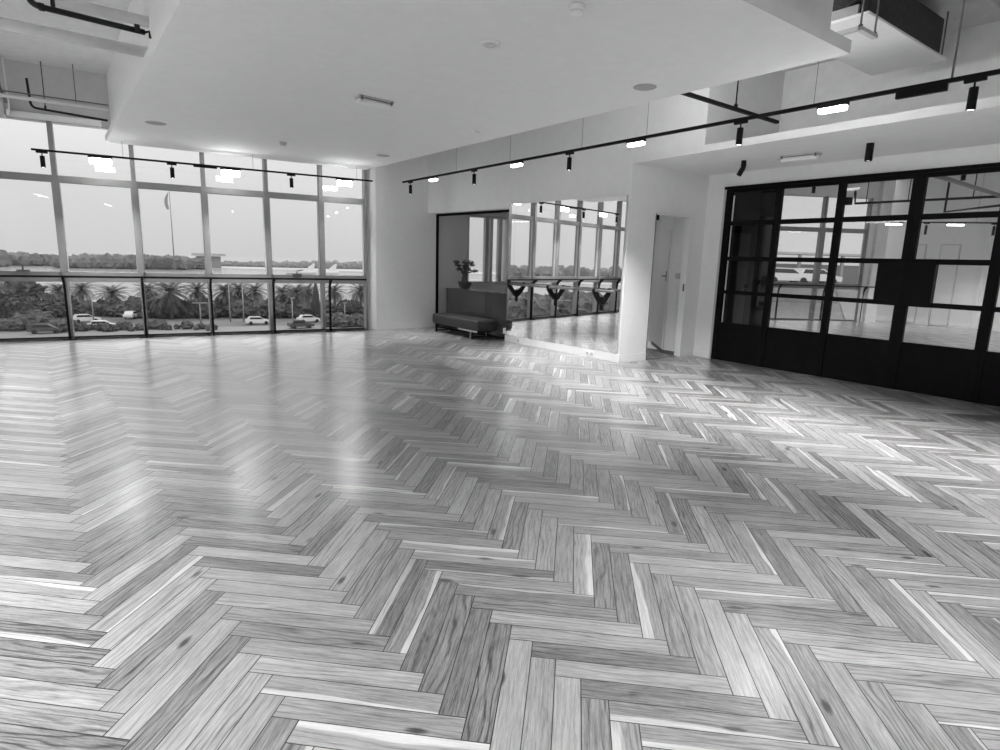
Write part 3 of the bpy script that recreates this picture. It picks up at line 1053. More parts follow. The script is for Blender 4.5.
for c, lb in (((3.116, 10.091, ZS), 'small white detector on the ceiling in front of the windows'), ((4.889, 7.216, ZS), 'tiny flush detector on the ceiling near the mirror side')):
    big = c[1] > 9
    t = thing('ceiling_detector', c, lb, 'detector', 'small detectors on the dropped ceiling')
    MB().lathe([(0, 0), (0.07 if big else 0.055, 0), (0.07 if big else 0.055, -0.012), (0, -0.012)], c, 20).build('base', M['white'], t)
    MB().lathe([(0, -0.012), (0.055 if big else 0.04, -0.012), (0.05 if big else 0.035, -0.05 if big else -0.016), (0, -0.055 if big else -0.02)], c, 20).build('head', M['plastic'], t)


def emergency_light(c, rz, label, w=0.44):
    t = thing('emergency_light', c, label, 'light', 'emergency lights on the ceilings', rz)
    X = Matrix.Translation(V(c)) @ Matrix.Rotation(rz, 4, 'Z')
    for args, nm, mt in ((((-w / 2, -0.065, -0.025), (w / 2, 0.065, 0.0), 0.004), 'base', M['plastic']),
                         (((-w / 2 + 0.012, -0.052, -0.085), (w / 2 - 0.012, 0.052, -0.025), 0.02), 'diffuser', M['white']),
                         (((-w / 2 + 0.02, -0.066, -0.032), (w / 2 - 0.02, 0.066, -0.026), 0.0), 'gasket', M['darkgrey'])):
        b = MB().box(*args)
        b.bm.transform(X)
        b.build(nm, mt, t)
    for x in (-w / 2 + 0.035, w / 2 - 0.035):
        b = MB().box((x - 0.012, -0.07, -0.05), (x + 0.012, -0.058, -0.01), 0.002)
        b.bm.transform(X)
        b.build('clip', M['darkgrey'], t)


emergency_light((3.084, 6.64, ZS), R(4), 'white boxed emergency light in the middle of the dropped ceiling')
emergency_light((8.15, 4.37, ZD), R(-84), 'pale emergency light on the lowered ceiling above the glazing', 0.5)
MB_ = MB().lathe([(0, 0), (0.03, 0), (0.03, -0.02), (0, -0.022)], (8.30, 4.74, ZD), 16)
tag(MB_.build('indicator_light', M['plastic']), 'tiny indicator beside the emergency light on the lowered ceiling', 'light')

# ------------------------------------------------------------------ air unit in the recess
t = thing('air_conditioning_unit', (7.2, 3.2, 3.9), 'white tray and dark insulated air unit hung in the ceiling recess', 'air conditioner')
ux0, ux1, uy0, uy1, uz = 6.29, 8.27, 2.88, 3.66, 3.90
MB().box((ux0, uy0, uz), (ux1, uy1, uz + 0.025), 0.004).build('drip_tray', M['white'], t)
MB().box((ux0 + 0.0, uy0 + 0.10, uz + 0.025), (ux0 + 0.04, uy1 - 0.02, uz + 0.11), 0.004).build('end_panel', M['speaker'], t)
MB().box((ux0 + 0.04, uy0 + 0.03, uz + 0.025), (ux1 - 0.14, uy1 - 0.03, uz + 0.40), 0.01).build('casing', M['duct'], t)
for x, y in ((ux1 - 0.05, uy0 + 0.04), (ux1 - 0.05, uy1 - 0.05)):
    MB().tube([(x, y, uz), (x, y, ZU)], 0.009, 8).build('rod', M['rod'], t)
mb = MB().tube([(5.45 + 0.06 * k, 3.05, 4.20 + 0.03 * math.sin(k * 1.3)) for k in range(15)], [0.16 + 0.018 * (k % 2) for k in range(15)], 18)
mb.build('flexible_duct', M['duct'], t)
t = thing('hanger_bracket', (6.2, 2.85, 3.78), 'pale angle bracket hung on two rods below the air unit', 'bracket')
mb = MB().beam((6.085, 2.85, 3.715), (6.41, 2.85, 3.715), 0.05, 0.035, bevel=0.003)
mb.beam((6.085, 2.85, 3.715), (6.085, 3.39, 3.715), 0.05, 0.035, bevel=0.003)
mb.build('angle', M['plastic'], t)
for x in (6.10, 6.39):
    MB().tube([(x, 2.85, 3.70), (x, 2.85, ZU)], 0.009, 8).lathe([(0, 0), (0.02, 0), (0.02, 0.016), (0, 0.016)], (x, 2.85, 3.733), 8).build('rod', M['rod'], t)

# ------------------------------------------------------------------ services in the left void
def services():
    def elbow(a, b, c, r=0.06, n=6):
        """points of a rounded corner at b"""
        a, b, c = V(a), V(b), V(c)
        p, q = b + (a - b).normalized() * r, b + (c - b).normalized() * r
        return [p.lerp(b, k / n).lerp(b.lerp(q, k / n), k / n) for k in range(n + 1)]
    t = thing('sprinkler_pipe', (0.2, 6.7, 3.5), 'thick black sprinkler pipe with a bend in the left ceiling void', 'pipe', 'black pipes in the left void')
    a, b, c = (0.035, 6.63, 4.4), (0.035, 6.63, 3.50), (0.86, 6.65, 3.48)
    mb = MB().tube([a] + elbow(a, b, c, 0.09) + [c], 0.024, 14)
    for x in (0.12, 0.80):
        mb.lathe([(0.0, -0.02), (0.031, -0.02), (0.031, 0.02), (0, 0.02)], (x, 6.632, 3.499), 14, axis=(1, 0, 0))
    mb.build('run', M['blackpipe'], t)
    MB().tube([(0.86, 6.65, 3.48), (0.895, 6.65, 3.495), (0.90, 6.65, 3.44)], 0.012, 10).build('tip', M['blackpipe'], t)
    MB().tube([(0.20, 6.635, 3.50), (0.20, 6.635, 4.4)], 0.007, 8).lathe([(0, 0), (0.016, 0), (0.016, 0.06), (0, 0.06)], (0.20, 6.635, 3.52), 10).build('hanger', M['blackpipe'], t)
    t = thing('sprinkler_pipe', wpt(-0.2, 0.3, 3.7), 'thin black pipe with a bend running above the window head', 'pipe', 'black pipes in the left void')
    a, b, c = wpt(-0.20, 0.3, 4.12), wpt(-0.18, 0.3, 3.70), wpt(0.82, 0.3, 3.635)
    MB().tube([a] + elbow(a, b, c, 0.08) + [c], 0.018, 12).build('run', M['blackpipe'], t)
    for s, z0 in ((0.0, 3.70),):
        MB().tube([wpt(s, 0.3, z0), wpt(s, 0.3, 4.4)], 0.006, 8).lathe([(0, 0), (0.014, 0), (0.014, 0.05), (0, 0.05)], wpt(s, 0.3, z0), 8).build('hanger', M['blackpipe'], t)
    t = thing('ceiling_pipe', (-0.5, 7.68, 3.58), 'fat white pipe across the left ceiling void', 'pipe', 'white pipes in the left void')
    MB().tube([(-4.3, 7.66, 3.60), (1.01, 7.68, 3.585)], 0.052, 20).build('run', M['pipe'], t)
    t = thing('ceiling_pipe', (-0.5, 7.42, 3.9), 'white pipe above the fat one at the top left corner', 'pipe', 'white pipes in the left void')
    MB().tube([(-4.3, 7.48, 3.845), (1.01, 7.50, 3.83)], 0.052, 20).build('run', M['pipe'], t)
    t = thing('ceiling_pipe', wpt(-0.4, 0.42, 3.86), 'slim white pipe along the wall above the windows', 'pipe', 'white pipes in the left void')
    MB().tube([wpt(-4.4, 0.42, 3.84), wpt(0.85, 0.42, 3.79)], 0.028, 14).build('run', M['pipe'], t)
    for s in (0.42,):
        MB().tube([wpt(s, 0.42, 3.80), wpt(s, 0.42, 4.4)], 0.006, 8).build('hanger', M['rod'], t)
    t = thing('cable_conduit', wpt(-0.4, 0.3, 3.92), 'thin grey conduit above the slim white pipe', 'conduit')
    MB().tube([wpt(-4.4, 0.34, 3.93), wpt(0.85, 0.34, 3.87)], 0.010, 10).build('run', M['rod'], t)
    t = thing('riser_pipe', wpt(-0.62, 0.25, 3.9), 'dark vertical riser pipe at the left photo edge', 'pipe')
    MB().tube([wpt(-0.56, 0.28, 4.4), wpt(-0.55, 0.28, 3.95), wpt(-0.50, 0.3, 3.80), wpt(-0.49, 0.3, 3.72)], 0.022, 12).build('run', M['rod'], t)
    MB().tube([wpt(-0.47, 0.28, 4.4), wpt(-0.46, 0.28, 3.60)], 0.011, 10).build('conduit', M['pipe'], t)
    t = thing('junction_box', wpt(-0.6, 0.25, 3.6), 'grey junction box above the window head at the left edge', 'box')
    MB().beam(wpt(-0.85, 0.25, 3.63), wpt(-0.52, 0.25, 3.63), 0.16, 0.20, bevel=0.008).build('case', M['plastic'], t)
    MB().beam(wpt(-0.50, 0.25, 3.60), wpt(-0.47, 0.25, 3.60), 0.05, 0.09, bevel=0.004).build('gland', M['white'], t)


services()

# ------------------------------------------------------------------ bench, console and potted tree
t = thing('upholstered_bench', (6.88, 10.6, 0), 'low dark upholstered bench beside the mirrors', 'bench', None, R(0))
sx0, sx1, sy0, sy1 = 6.58, 7.09, 9.60, 11.36
mb = MB().box((sx0, sy0, 0.175), (sx1, sy1, 0.388), 0.045)
mb.build('seat', M['leather'], t)
mb = MB().box((sx0 - 0.004, sy0 - 0.004, 0.275), (sx1 + 0.004, sy1 + 0.004, 0.282), 0.0)
mb.build('piping', M['leather'], kids(t)[0])
mb = MB().box((sx0 + 0.06, sy0 + 0.10, 0.14), (sx1 - 0.06, sy1 - 0.10, 0.18))
mb.build('frame', M['black'], t)
MB().box((sx0 + 0.01, sy0 + 0.05, 0.145), (sx0 + 0.04, sy0 + 0.72, 0.178)).build('front_rail', M['chrome'], t)
for y in (sy0 + 0.30, sy1 - 0.12):
    for x in (sx0 + 0.05, sx1 - 0.08):
        MB().tube([(x, y, 0.15), (x, y, 0.0)], 0.014 if y < 10 else 0.02, 10).build('leg', M['chrome'] if (y < 10) else M['black'], t)
    MB().tube([(sx0 + 0.05, y, 0.03), (sx1 - 0.08, y, 0.03)], 0.010, 8).build('foot_bar', M['black'], t)

t = thing('wooden_console', (7.4, 10.5, 0), 'long dark wood console behind the bench', 'console')
cx0, cx1, cy0, cy1, cz = 7.24, 7.54, 9.46, 11.84, 0.905
MB().box((cx0, cy0, 0.08), (cx1, cy1, cz - 0.03), 0.004).build('body', M['wood'], t)
MB().box((cx0 - 0.012, cy0, cz - 0.03), (cx1 + 0.01, cy1 + 0.012, cz), 0.004).build('top', M['wood'], t)
MB().box((cx0 + 0.03, cy0 + 0.03, 0.0), (cx1 - 0.03, cy1 - 0.03, 0.08)).build('plinth', M['black'], t)


def potted_tree():
    c = V((7.36, 11.26, cz))
    t = thing('potted_tree', c, 'small potted bonsai tree on the dark console', 'plant')
    MB().lathe([(0, 0), (0.12, 0), (0.16, 0.03), (0.235, 0.12), (0.26, 0.185), (0.245, 0.19), (0.22, 0.16), (0, 0.15)], c, 28).build('pot', M['pot'], t)
    MB().lathe([(0, 0.165), (0.225, 0.16), (0.1, 0.19), (0, 0.20)], c, 20).build('soil', M['bark'], t)
    rnd = random.Random(5)
    mb = MB()
    mb.tube([c + V(p) for p in ((0, 0, .16), (-.01, .02, .26), (.02, .02, .34), (0, .03, .42), (-.02, .02, .50))], [.115, .10, .085, .055, .03], 12)
    tips = []
    for k in range(9):
        a = k * 2.4
        r = 0.16 + 0.14 * rnd.random()
        tip = c + V((r * math.cos(a), r * math.sin(a), .40 + .24 * rnd.random()))
        mid = c + V((r * .4 * math.cos(a), r * .4 * math.sin(a), .40))
        mb.tube([c + V((0, .02, .33)), mid, tip], [.03, .02, .008], 8)
        tips.append(tip)
    tips.append(c + V((0, 0, .62)))
    mb.build('trunk', M['bark'], t)
    lf = MB()
    for tip in tips:
        for k in range(46):
            d = V((rnd.gauss(0, 1), rnd.gauss(0, 1), rnd.gauss(0, .6)))
            d.normalize()
            p = tip + V((d.x, d.y, d.z * .55)) * (.10 * rnd.random() ** .4)
            ax = V((rnd.gauss(0, 1), rnd.gauss(0, 1), rnd.gauss(0, .7))).normalized()
            sd = ax.cross(V((rnd.gauss(0, 1), rnd.gauss(0, 1), 1))).normalized()
            L, w = .03 + .015 * rnd.random(), .016
            nn = ax.cross(sd) * .006
            vs = [lf.bm.verts.new(p + q) for q in (-ax * L, sd * w + nn, ax * L, -sd * w + nn)]
            lf.bm.faces.new(vs)
    lf.build('foliage', M['leaf'], t)


    for k in kids(t):
        k.data.transform(Matrix.Diagonal((0.74, 0.74, 0.95, 1) if k.name.startswith('foliage') else (0.64, 0.64, 0.92, 1)))


potted_tree()

# ------------------------------------------------------------------ the next studio, seen through the black glazing
facade_bay(40, lambda s, off=0.0, z=0.0: apt(s, off, z), -0.60, 0.872, 0.09, 0.15, Z_LT0, Z_LT1, 2.70, 2.83, 3.75, False, 'tall window of the next studio nearest the dark panel')
facade_bay(41, lambda s, off=0.0, z=0.0: apt(s, off, z), 0.872, 2.31, 0.09, 0.15, Z_LT0, Z_LT1, 2.70, 2.83, 3.75, False, 'tall window of the next studio beside its white column', last=True)
mb = MB().beam(apt(-0.9, -0.02, 4.1), apt(3.0, -0.02, 4.1), 0.2, 0.7)
mb.prism([apt(2.34, 0.12)[:2], apt(2.34, -0.1)[:2], apt(2.50, -0.1)[:2], apt(2.50, 0.12)[:2]], 0, 3.75)
struct(mb.build('wall_next', M['wall']), 'white wall over the windows of the next studio', 'wall')
mb = MB().prism([apt(2.5, 0.25)[:2], apt(2.5, -0.1)[:2], apt(2.86, -0.1)[:2], apt(2.86, 0.25)[:2]], 0, ZU)
struct(mb.build('column_next', M['wall']), 'white column at the end of the next studio windows', 'column')
mb = MB()
mb.prism([apt(1.55, 0.04)[:2], apt(2.33, 0.04)[:2], apt(2.33, 0.0)[:2], apt(1.55, 0.0)[:2]], 0.0, 0.02)
a, b, c_ = apt(1.98, 0.02, 0.02), apt(2.33, 0.02, 0.02), apt(2.33, 0.02, 0.97)
d_ = apt(1.52, 0.02, 0.97)
bmv = [mb.bm.verts.new(p + WN * k) for k in (0, 0.05) for p in (a, b, c_, d_)]
for f in ((0, 1, 2, 3), (7, 6, 5, 4), (0, 4, 5, 1), (1, 5, 6, 2), (2, 6, 7, 3), (3, 7, 4, 0)):
    mb.bm.faces.new([bmv[i] for i in f])
struct(mb.build('trim_20', M['wall']), 'slanted white panel low beside the next studio column', 'trim')
mb = MB().box((FARX, -3.2, 0), (FARX + 0.2, 8.4, ZU))
struct(mb.build('wall_far', M['wall']), 'white far wall of the next studio', 'wall')
mb = MB().prism([(10.4, 6.1), (17.58, 10.2), (17.5, 10.35), (10.35, 6.25)], 0, ZU).prism([(17.58, 10.2), apt(-0.62)[:2], apt(-0.62, -0.1)[:2], (17.5, 10.35)], 0, ZU)
struct(mb.build('wall_party', M['wall']), 'white party wall on the left of the next studio', 'wall')
mb = MB().prism([(9.12, -3.2), (21.7, -3.2), (21.7, 8.2), (21.1, 8.3), (17.5, 10.5), (9.12, 5.6)], ZU, ZU + 0.2)
struct(mb.build('ceiling_next', M['slab']), 'grey slab ceiling of the next studio', 'ceiling')
mb = MB().box((BX, -3.2, 0), (FARX + 0.2, -3.0, ZU))
struct(mb.build('wall_next_rear', M['wall']), 'white rear wall of the next studio', 'wall')
mb = MB().box((FARX - 0.02, -3.0, 0), (FARX, 7.9, 0.10))
struct(mb.build('baseboard_far', M['skirt']), 'white baseboard of the far wall in the next studio', 'baseboard')
# guard rail of the next studio
t = thing('guard_rail', apt(0.5, 0.12), 'black guard rail with curved posts in the next studio', 'railing')
MB().beam(apt(-0.6, 0.26, 1.085), apt(2.78, 0.26, 1.085), 0.055, 0.035, bevel=0.008).build('handrail', M['black'], t)
for s in (-0.35, 1.126, 2.43):
    mb = MB()
    pts = [apt(s, 0.10, 0), apt(s, 0.10, 0.80)] + [apt(s, 0.10 + 0.16 * (1 - math.cos(a)), 0.80 + 0.27 * math.sin(a)) for a in [k * math.pi / 2 / 8 for k in range(1, 9)]]
    for p, q in zip(pts, pts[1:]):
        mb.beam(p, q, 0.028, 0.06, up=(ADN.x, ADN.y, 0.01))
    mb.build('post', M['black'], t)
# doors on its far wall
for i, (y0, y1, lb) in enumerate(((7.72, 7.22, 'pale flush door left on the far wall of the next studio'), (6.86, 6.35, 'pale flush door right of the first on the far wall'))):
    t = thing('flush_door', (FARX, (y0 + y1) / 2, 0), lb, 'door', 'flush doors in the next studio')
    MB().box((FARX - 0.02, y1, 0.02), (FARX, y0, 2.42)).build('lining', M['plastic'], t)
    MB().box((FARX - 0.045, y1 + 0.03, 0.02), (FARX - 0.02, y0 - 0.03, 2.39), 0.003).build('leaf', M['doorwhite'], t)
for i, y in enumerate((5.72, 5.30)):
    mb = MB().box((FARX - 0.05, y, 0.0), (FARX, y + 0.07, 3.2), 0.004)
    struct(mb.build('trim_%d' % (21 + i), M['white']), ['left', 'right'][i] + ' white vertical strip on the far wall of the next studio', 'trim')
# its pipes and lamps
t = thing('sprinkler_pipe', (19.2, 6.5, 3.5), 'black pipe crossing the ceiling of the next studio', 'pipe', 'pipes in the next studio')
MB().tube([at(855.4, 192, 3.42), at(855, 203.5, 3.3), at(1000, 196.4, 3.3), at(1060, 193, 3.3)], 0.03, 10).build('run', M['blackpipe'], t)
for x, y in ((866, 203), (908, 201), (973, 198)):
    p = at(x, y, 3.3)
    MB().tube([p, p + V((0, 0, 0.9))], 0.012, 8).build('hanger', M['blackpipe'], t)
t = thing('sprinkler_pipe', (19.2, 5.5, 3.4), 'second black pipe with a bend in the next studio', 'pipe', 'pipes in the next studio')
p = at(944.5, 212, 3.2)
MB().tube([p + V((0, 0, .85)), p, at(1000, 205.4, 3.2), at(1060, 199, 3.2)], 0.03, 10).build('run', M['blackpipe'], t)
t = thing('lighting_track', (18, 5.5, 3.6), 'grey suspended track slanting under the ceiling of the next studio', 'track')
MB().beam(at(934, 175, 3.3), at(1010, 198.5, 3.3), 0.07, 0.06).build('rail', M['rod'], t)
ZN = 2.95
q0, q1 = at(885, 222, ZN), at(1000, 223, ZN)
rzn = math.atan2((q1 - q0).y, (q1 - q0).x)
t = thing('lighting_track', q0, 'black lighting track deep in the next studio', 'track')
MB().beam(q0 + V((0, 0, .0)), q1, 0.04, 0.035).build('rail', M['black'], t)
for s in (0.2, 0.8):
    pp = q0.lerp(q1, s)
    MB().tube([pp, pp + V((0, 0, ZU - ZN))], 0.004, 6).build('wire', M['rod'], t)
make_bar(at(894, 222, ZN), rzn, 'glowing light bar in the next studio beside the door stile', 'light bars in the next studio', 0.4)
make_bar(at(956, 222.6, ZN), rzn, 'glowing light bar in the middle of the right glazed door', 'light bars in the next studio', 0.4)
make_spot(at(927, 222.3, ZN), rzn, 'black spotlight left in the next studio', 'spotlights in the next studio', lit=True, energy=40, h=0.25)
make_spot(at(995, 223, ZN), rzn, 'black spotlight right in the next studio', 'spotlights in the next studio', lit=True, energy=40, h=0.25)
for i, (x, y) in enumerate(((12.0, 0.8), (15.5, 1.2), (14.0, -1.6), (18.5, 1.6))):  # bars added out of view to light the next studio
    make_bar((x, y, 3.2), 0.4, 'added unseen light bar %s of the next studio' % ['near the black glazing', 'over the middle', 'far to the right', 'near the far wall'][i], 'added fill bars in the next studio', 1.2, 130, 160)

for (x, y), lb in (((814.5, 183), 'small black spotlight just behind the second glazed panel'), ((965, 168), 'small black spotlight just behind the right glazed door')):
    p = at(x, y, 3.30)
    t = thing('pendant_spotlight', p, lb, 'spotlight', 'spotlights behind the glazing')
    MB().lathe([(0, 0), (0.035, 0), (0.035, -0.2), (0.03, -0.2), (0.028, -0.18), (0, -0.18)], p).build('housing', M['black'], t)
    MB().tube([p, (p.x, p.y, ZU)], 0.006, 8).build('rod', M['black'], t)

# ------------------------------------------------------------------ unseen bars added behind and beside the camera to brighten the studio
for i, (x, y) in enumerate(((-2.4, 3.0), (-2.4, 8.0), (-1.2, 0.4), (2.7, 0.7))):
    make_bar((x, y, ZT), rzt, 'added fill light bar of the studio out of frame ' + ['left', 'far left', 'behind left', 'behind right'][i], 'added fill bars out of frame', 1.2, (300, 290, 60, 60)[i], 115)
for x, y, e in ((8.3, 8.2, 5),):
    l = bpy.data.lights.new('corridor_lamp', 'AREA')
    l.energy, l.size = e, 0.3
    o = bpy.data.objects.new('corridor_lamp', l)
    COL.objects.link(o)
    o.location = (x, y, 2.66)

# ------------------------------------------------------------------ outside, four storeys down
GZ = -12.0


def sheet(name, corners, z, mat, label, cat='ground'):
    mb = MB().prism([tuple(c) for c in corners], z - 0.5, z)
    return struct(mb.build(name, mat), label, cat)


def dirpt(ang, dist):
    """plan point: ang degrees left(+) of the window normal"""
    a = R(90 - 6.77 + ang)
    return (dist * math.cos(a), dist * math.sin(a))


def ring(d0, d1, a0=-62, a1=62, n=24):
    inner = [dirpt(a0 + (a1 - a0) * k / n, d0) for k in range(n + 1)]
    outer = [dirpt(a0 + (a1 - a0) * k / n, d1) for k in range(n + 1)]
    return inner + outer[::-1]


sheet('ground_lawn', ring(20, 190), GZ, M['lawn'], 'rough green verge below the windows')
sheet('road', ring(112, 122), GZ + 0.06, M['ground'], 'pale road below the windows', 'road')
sheet('road', ring(150, 162), GZ + 0.06, M['ground'], 'second road nearer the palms', 'road')
sheet('sea', ring(190, 2500, -70, 70), GZ - 0.6, M['water'], 'pale calm water beyond the palms', 'water')
sheet('beach', ring(420, 445), GZ - 0.4, M['sand'], 'pale tidal sandbank in the water', 'beach')
sheet('beach', ring(600, 760), GZ - 0.3, M['sand'], 'pale far flats below the far trees', 'beach')


def palm(p, h, r, label, rnd):
    t = thing('date_palm', p, label, 'palm tree', 'palms below the windows')
    p = V(p)
    mb = MB().tube([p + V((0, 0, h * k / 6)) for k in range(7)], [0.42, 0.34, 0.32, 0.30, 0.30, 0.34, 0.42], 10)
    mb.build('trunk', M['trunk'], t)
    c = p + V((0, 0, h))
    fr = MB()
    for k in range(64):
        az = k * 2.399
        el = R(70 - 105 * (k / 64.0)) + rnd.uniform(-.1, .1)
        L = r * rnd.uniform(.85, 1.1)
        side = V((-math.sin(az), math.cos(az), 0))
        pts = []
        x = z = 0.0
        e = el
        for q in range(8):
            pts.append(c + V((math.cos(az) * x, math.sin(az) * x, z)))
            x += math.cos(e) * L / 7
            z += math.sin(e) * L / 7
            e -= 0.17
        for q in range(7):
            w0 = 0.11 * r * math.sin(math.pi * (q + .6) / 8)
            for sgn in (-1, 1):
                for hh in (0, .5):
                    a = pts[q].lerp(pts[q + 1], hh)
                    b = pts[q].lerp(pts[q + 1], hh + .38)
                    tip = a.lerp(b, 1.6) + side * sgn * w0 * 1.5 - V((0, 0, w0 * .5))
                    fr.bm.faces.new([fr.bm.verts.new(v) for v in (a, b, tip)])
    fr.build('crown', M['palm'], t)
    return t


rp = random.Random(3)
px = [(84, 314, 5.0, 3.4, 'palm seen left of the lamp post, in the second window'), (114, 315, 4.2, 4.2, 'rounded palm in the middle of the second window'),
      (150, 316, 5.2, 3.4, 'palm at the left of the third window'), (172, 319, 5.2, 5.2, 'tallest broad palm in the third window'),
      (199, 316, 5.4, 3.6, 'palm half behind the third rail post'), (226, 317, 5.3, 3.9, 'palm at the left of the fourth window'),
      (240, 315, 5.2, 3.6, 'palm between the two tall posts'), (256, 316, 5.3, 3.6, 'palm at the right of the fourth window'), (283, 316, 5.0, 3.6, 'palm at the left of the fifth window'),
      (297, 317, 5.2, 3.9, 'palm in the middle of the fifth window'), (309, 316, 5.3, 3.5, 'palm right of centre in the fifth window'), (335, 314, 5.2, 3.6, 'palm beside the last rail post'),
      (361, 314, 5.2, 4.2, 'palm at the right end of the windows'), (13, 318, 6.0, 4.6, 'dark palm at the left photo edge'), (61, 314, 4.6, 3.4, 'palm just left of the first rail post')]
for x, y, h, r_, lb in px:
    p = at(x, y, GZ)
    palm((p.x, p.y, GZ), h, r_, lb, rp)


def tree(p, h, r, label, seed, group='round trees below the windows'):
    t = thing('roadside_tree', p, label, 'tree', group)
    p = V(p)
    MB().tube([p, p + V((0, 0, h * .55))], [.3, .2], 8).build('trunk', M['bark'], t)
    mb = MB()
    rr = random.Random(seed)
    for k in range(7):
        a = k * 2.4
        q = p + V((math.cos(a) * r * .5, math.sin(a) * r * .5, h * (.5 + .32 * rr.random())))
        mb.blob(q, r * rr.uniform(.5, .75), 4, .6, 6.0, .75, seed + k)
    mb.build('crown', M['tree'], t)


tr = [(12, 322, 6.8, 4.2, 'large dark tree at the lower left window'), (34, 322, 4.8, 3.4, 'bushy tree right of the large dark one'), (55, 321, 4.0, 3.0, 'low tree behind the first rail post'),
      (349, 318, 3.6, 2.4, 'low tree in the last window')]
for i, (x, y, h, r_, lb) in enumerate(tr):
    p = at(x, y, GZ)
    tree((p.x, p.y, GZ), h, r_, lb, i)
p = at(316.5, 321, GZ)
t = thing('cypress_tree', (p.x, p.y, GZ), 'slim dark cypress beside the fifth window mullion', 'tree')
MB().tube([(p.x, p.y, GZ), (p.x, p.y, GZ + 1.5)], .15, 8).build('trunk', M['bark'], t)
MB().lathe([(0, 0.8), (.7, 1.5), (.9, 3.2), (.6, 6.0), (0.15, 8.2), (0, 8.4)], (p.x, p.y, GZ), 12).build('crown', M['leaf'], t)


def car(p, rz, label, paint, kind='car'):
    t = thing('parked_car', p, label, 'car', 'cars on the road below', rz)
    X = Matrix.Translation(V(p)) @ Matrix.Rotation(rz, 4, 'Z')

    def prof(pts, w, nm, mt, par):
        mb = MB()
        a = [mb.bm.verts.new((x, -w, z)) for x, z in pts]
        b = [mb.bm.verts.new((x, w, z)) for x, z in pts]
        n = len(pts)
        mb.bm.faces.new(a)
        mb.bm.faces.new(b[::-1])
        for k in range(n):
            mb.bm.faces.new((a[k], b[k], b[(k + 1) % n], a[(k + 1) % n]))
        mb.bm.transform(X)
        return mb.build(nm, mt, par)
    prof([(-2.25, .35), (2.25, .35), (2.3, .75), (1.3, .95), (-2.2, 1.0), (-2.3, .7)], .88, 'body', paint, t)
    prof([(-1.9, 1.0), (1.25, .95), (.45, 1.47), (-1.5, 1.5)], .78, 'cabin', paint, t)
    prof([(-1.6, 1.04), (1.0, 1.0), (.4, 1.38), (-1.4, 1.4)], .79, 'side_window', M['carglass'], t)
    for x in (-1.4, 1.4):
        for y in (-.82, .82):
            mb = MB().lathe([(0, -.1), (.33, -.1), (.33, .1), (0, .1)], (x, y, .33), 16, axis=(0, 1, 0))
            mb.bm.transform(X)
            mb.build('wheel', M['tyre'], t)


dA = math.atan2(WD.y, WD.x)
for x, y, paint, da, lb in ((86, 322, 'carwhite', .3, 'white car with dark windows in the second window'), (103, 329, 'carwhite', 0, 'white car low in the second window'), (133, 318, 'carwhite', 1.2, 'white van shaped car near the third mullion'),
                           (258, 324, 'carwhite', 0, 'white car below the two poles'), (309, 322, 'carwhite', .1, 'white car at the right of the fifth window'), (301, 328, 'cardark', .1, 'dark car in front of the white one'),
                           (345, 314, 'carwhite', 0, 'white car in the last window'), (358, 315, 'carwhite', .2, 'white car beside the column'), (46, 333, 'cardark', 0, 'dark car at the foot of the first window')):
    p = at(x, y, GZ + .1)
    car((p.x, p.y, GZ + .08), dA + da, lb, M[paint])


def lamp_post(x, yb, yt, label, arm=0.0):
    p = at(x, yb, GZ)
    d = math.hypot(p.x, p.y)
    h = at_range(x, yt, d).z - GZ
    t = thing('street_lamp', (p.x, p.y, GZ), label, 'street lamp', 'lamp posts below the windows')
    MB().tube([(p.x, p.y, GZ), (p.x, p.y, GZ + h)], [.14, .08], 8).build('pole', M['pole'], t)
    q = V((p.x, p.y, GZ + h))
    w = WD * (arm or .5)
    MB().beam(q - w * .5, q + w, .25, .14).build('lamp_head', M['pole'], t)


lamp_post(94, 323, 285, 'lamp post in the second window')
lamp_post(230.5, 322, 284, 'left of the two tall posts in the fourth window')
lamp_post(244, 322, 284, 'right of the two tall posts in the fourth window')
lamp_post(293, 329, 298, 'shorter post in the fifth window')
lamp_post(201, 324, 303, 'post with a long arm behind the third rail post', 2.5)
lamp_post(345, 322, 303, 'short post in the last window')
p = at_range(172, 230, 520)
t = thing('flagpole', (p.x, p.y, GZ), 'very tall thin flagpole with a drooping flag beyond the water', 'flagpole')
ztop = at_range(170, 190, 520).z
MB().tube([(p.x, p.y, GZ), (p.x, p.y, ztop)], [.5, .25], 8).build('pole', M['pole'], t)
mb = MB()
n = 10
for k in range(n):
    z0, z1 = ztop - 2 - 12 * k / n, ztop - 2 - 12 * (k + 1) / n
    w0, w1 = 5.2 * math.sin(.3 + 2.2 * k / n), 5.2 * math.sin(.3 + 2.2 * (k + 1) / n)
    a, b = V((p.x, p.y, 0)) - WD * w0, V((p.x, p.y, 0)) - WD * w1
    mb.beam((a + V((p.x, p.y, 0))) / 2 + V((0, 0, z0)), (b + V((p.x, p.y, 0))) / 2 + V((0, 0, z1)), .3, max(.3, w0 * .45), up=WD)
mb.build('flag', M['pole'], t)


def treeline(name, segs, label, mat, z=GZ):
    mb = MB()
    rr = random.Random(len(segs))
    for x0, x1, yt0, yt1, dist, step in segs:
        x = x0
        while x < x1:
            f_ = (x - x0) / max(1e-6, x1 - x0)
            yt = yt0 + (yt1 - yt0) * f_ + rr.uniform(-1.0, .8)
            top = at_range(x, yt, dist)
            h = max(2.0, top.z - z)
            mb.blob((top.x, top.y, z + h * .45), h * .55 + step * 0.3, 2, .5, 1.6, 1.0, int(x * 7))
            x += step * rr.uniform(.6, 1.1)
    o = mb.build(name, mat)
    tag(o, label, 'trees', kind='stuff')


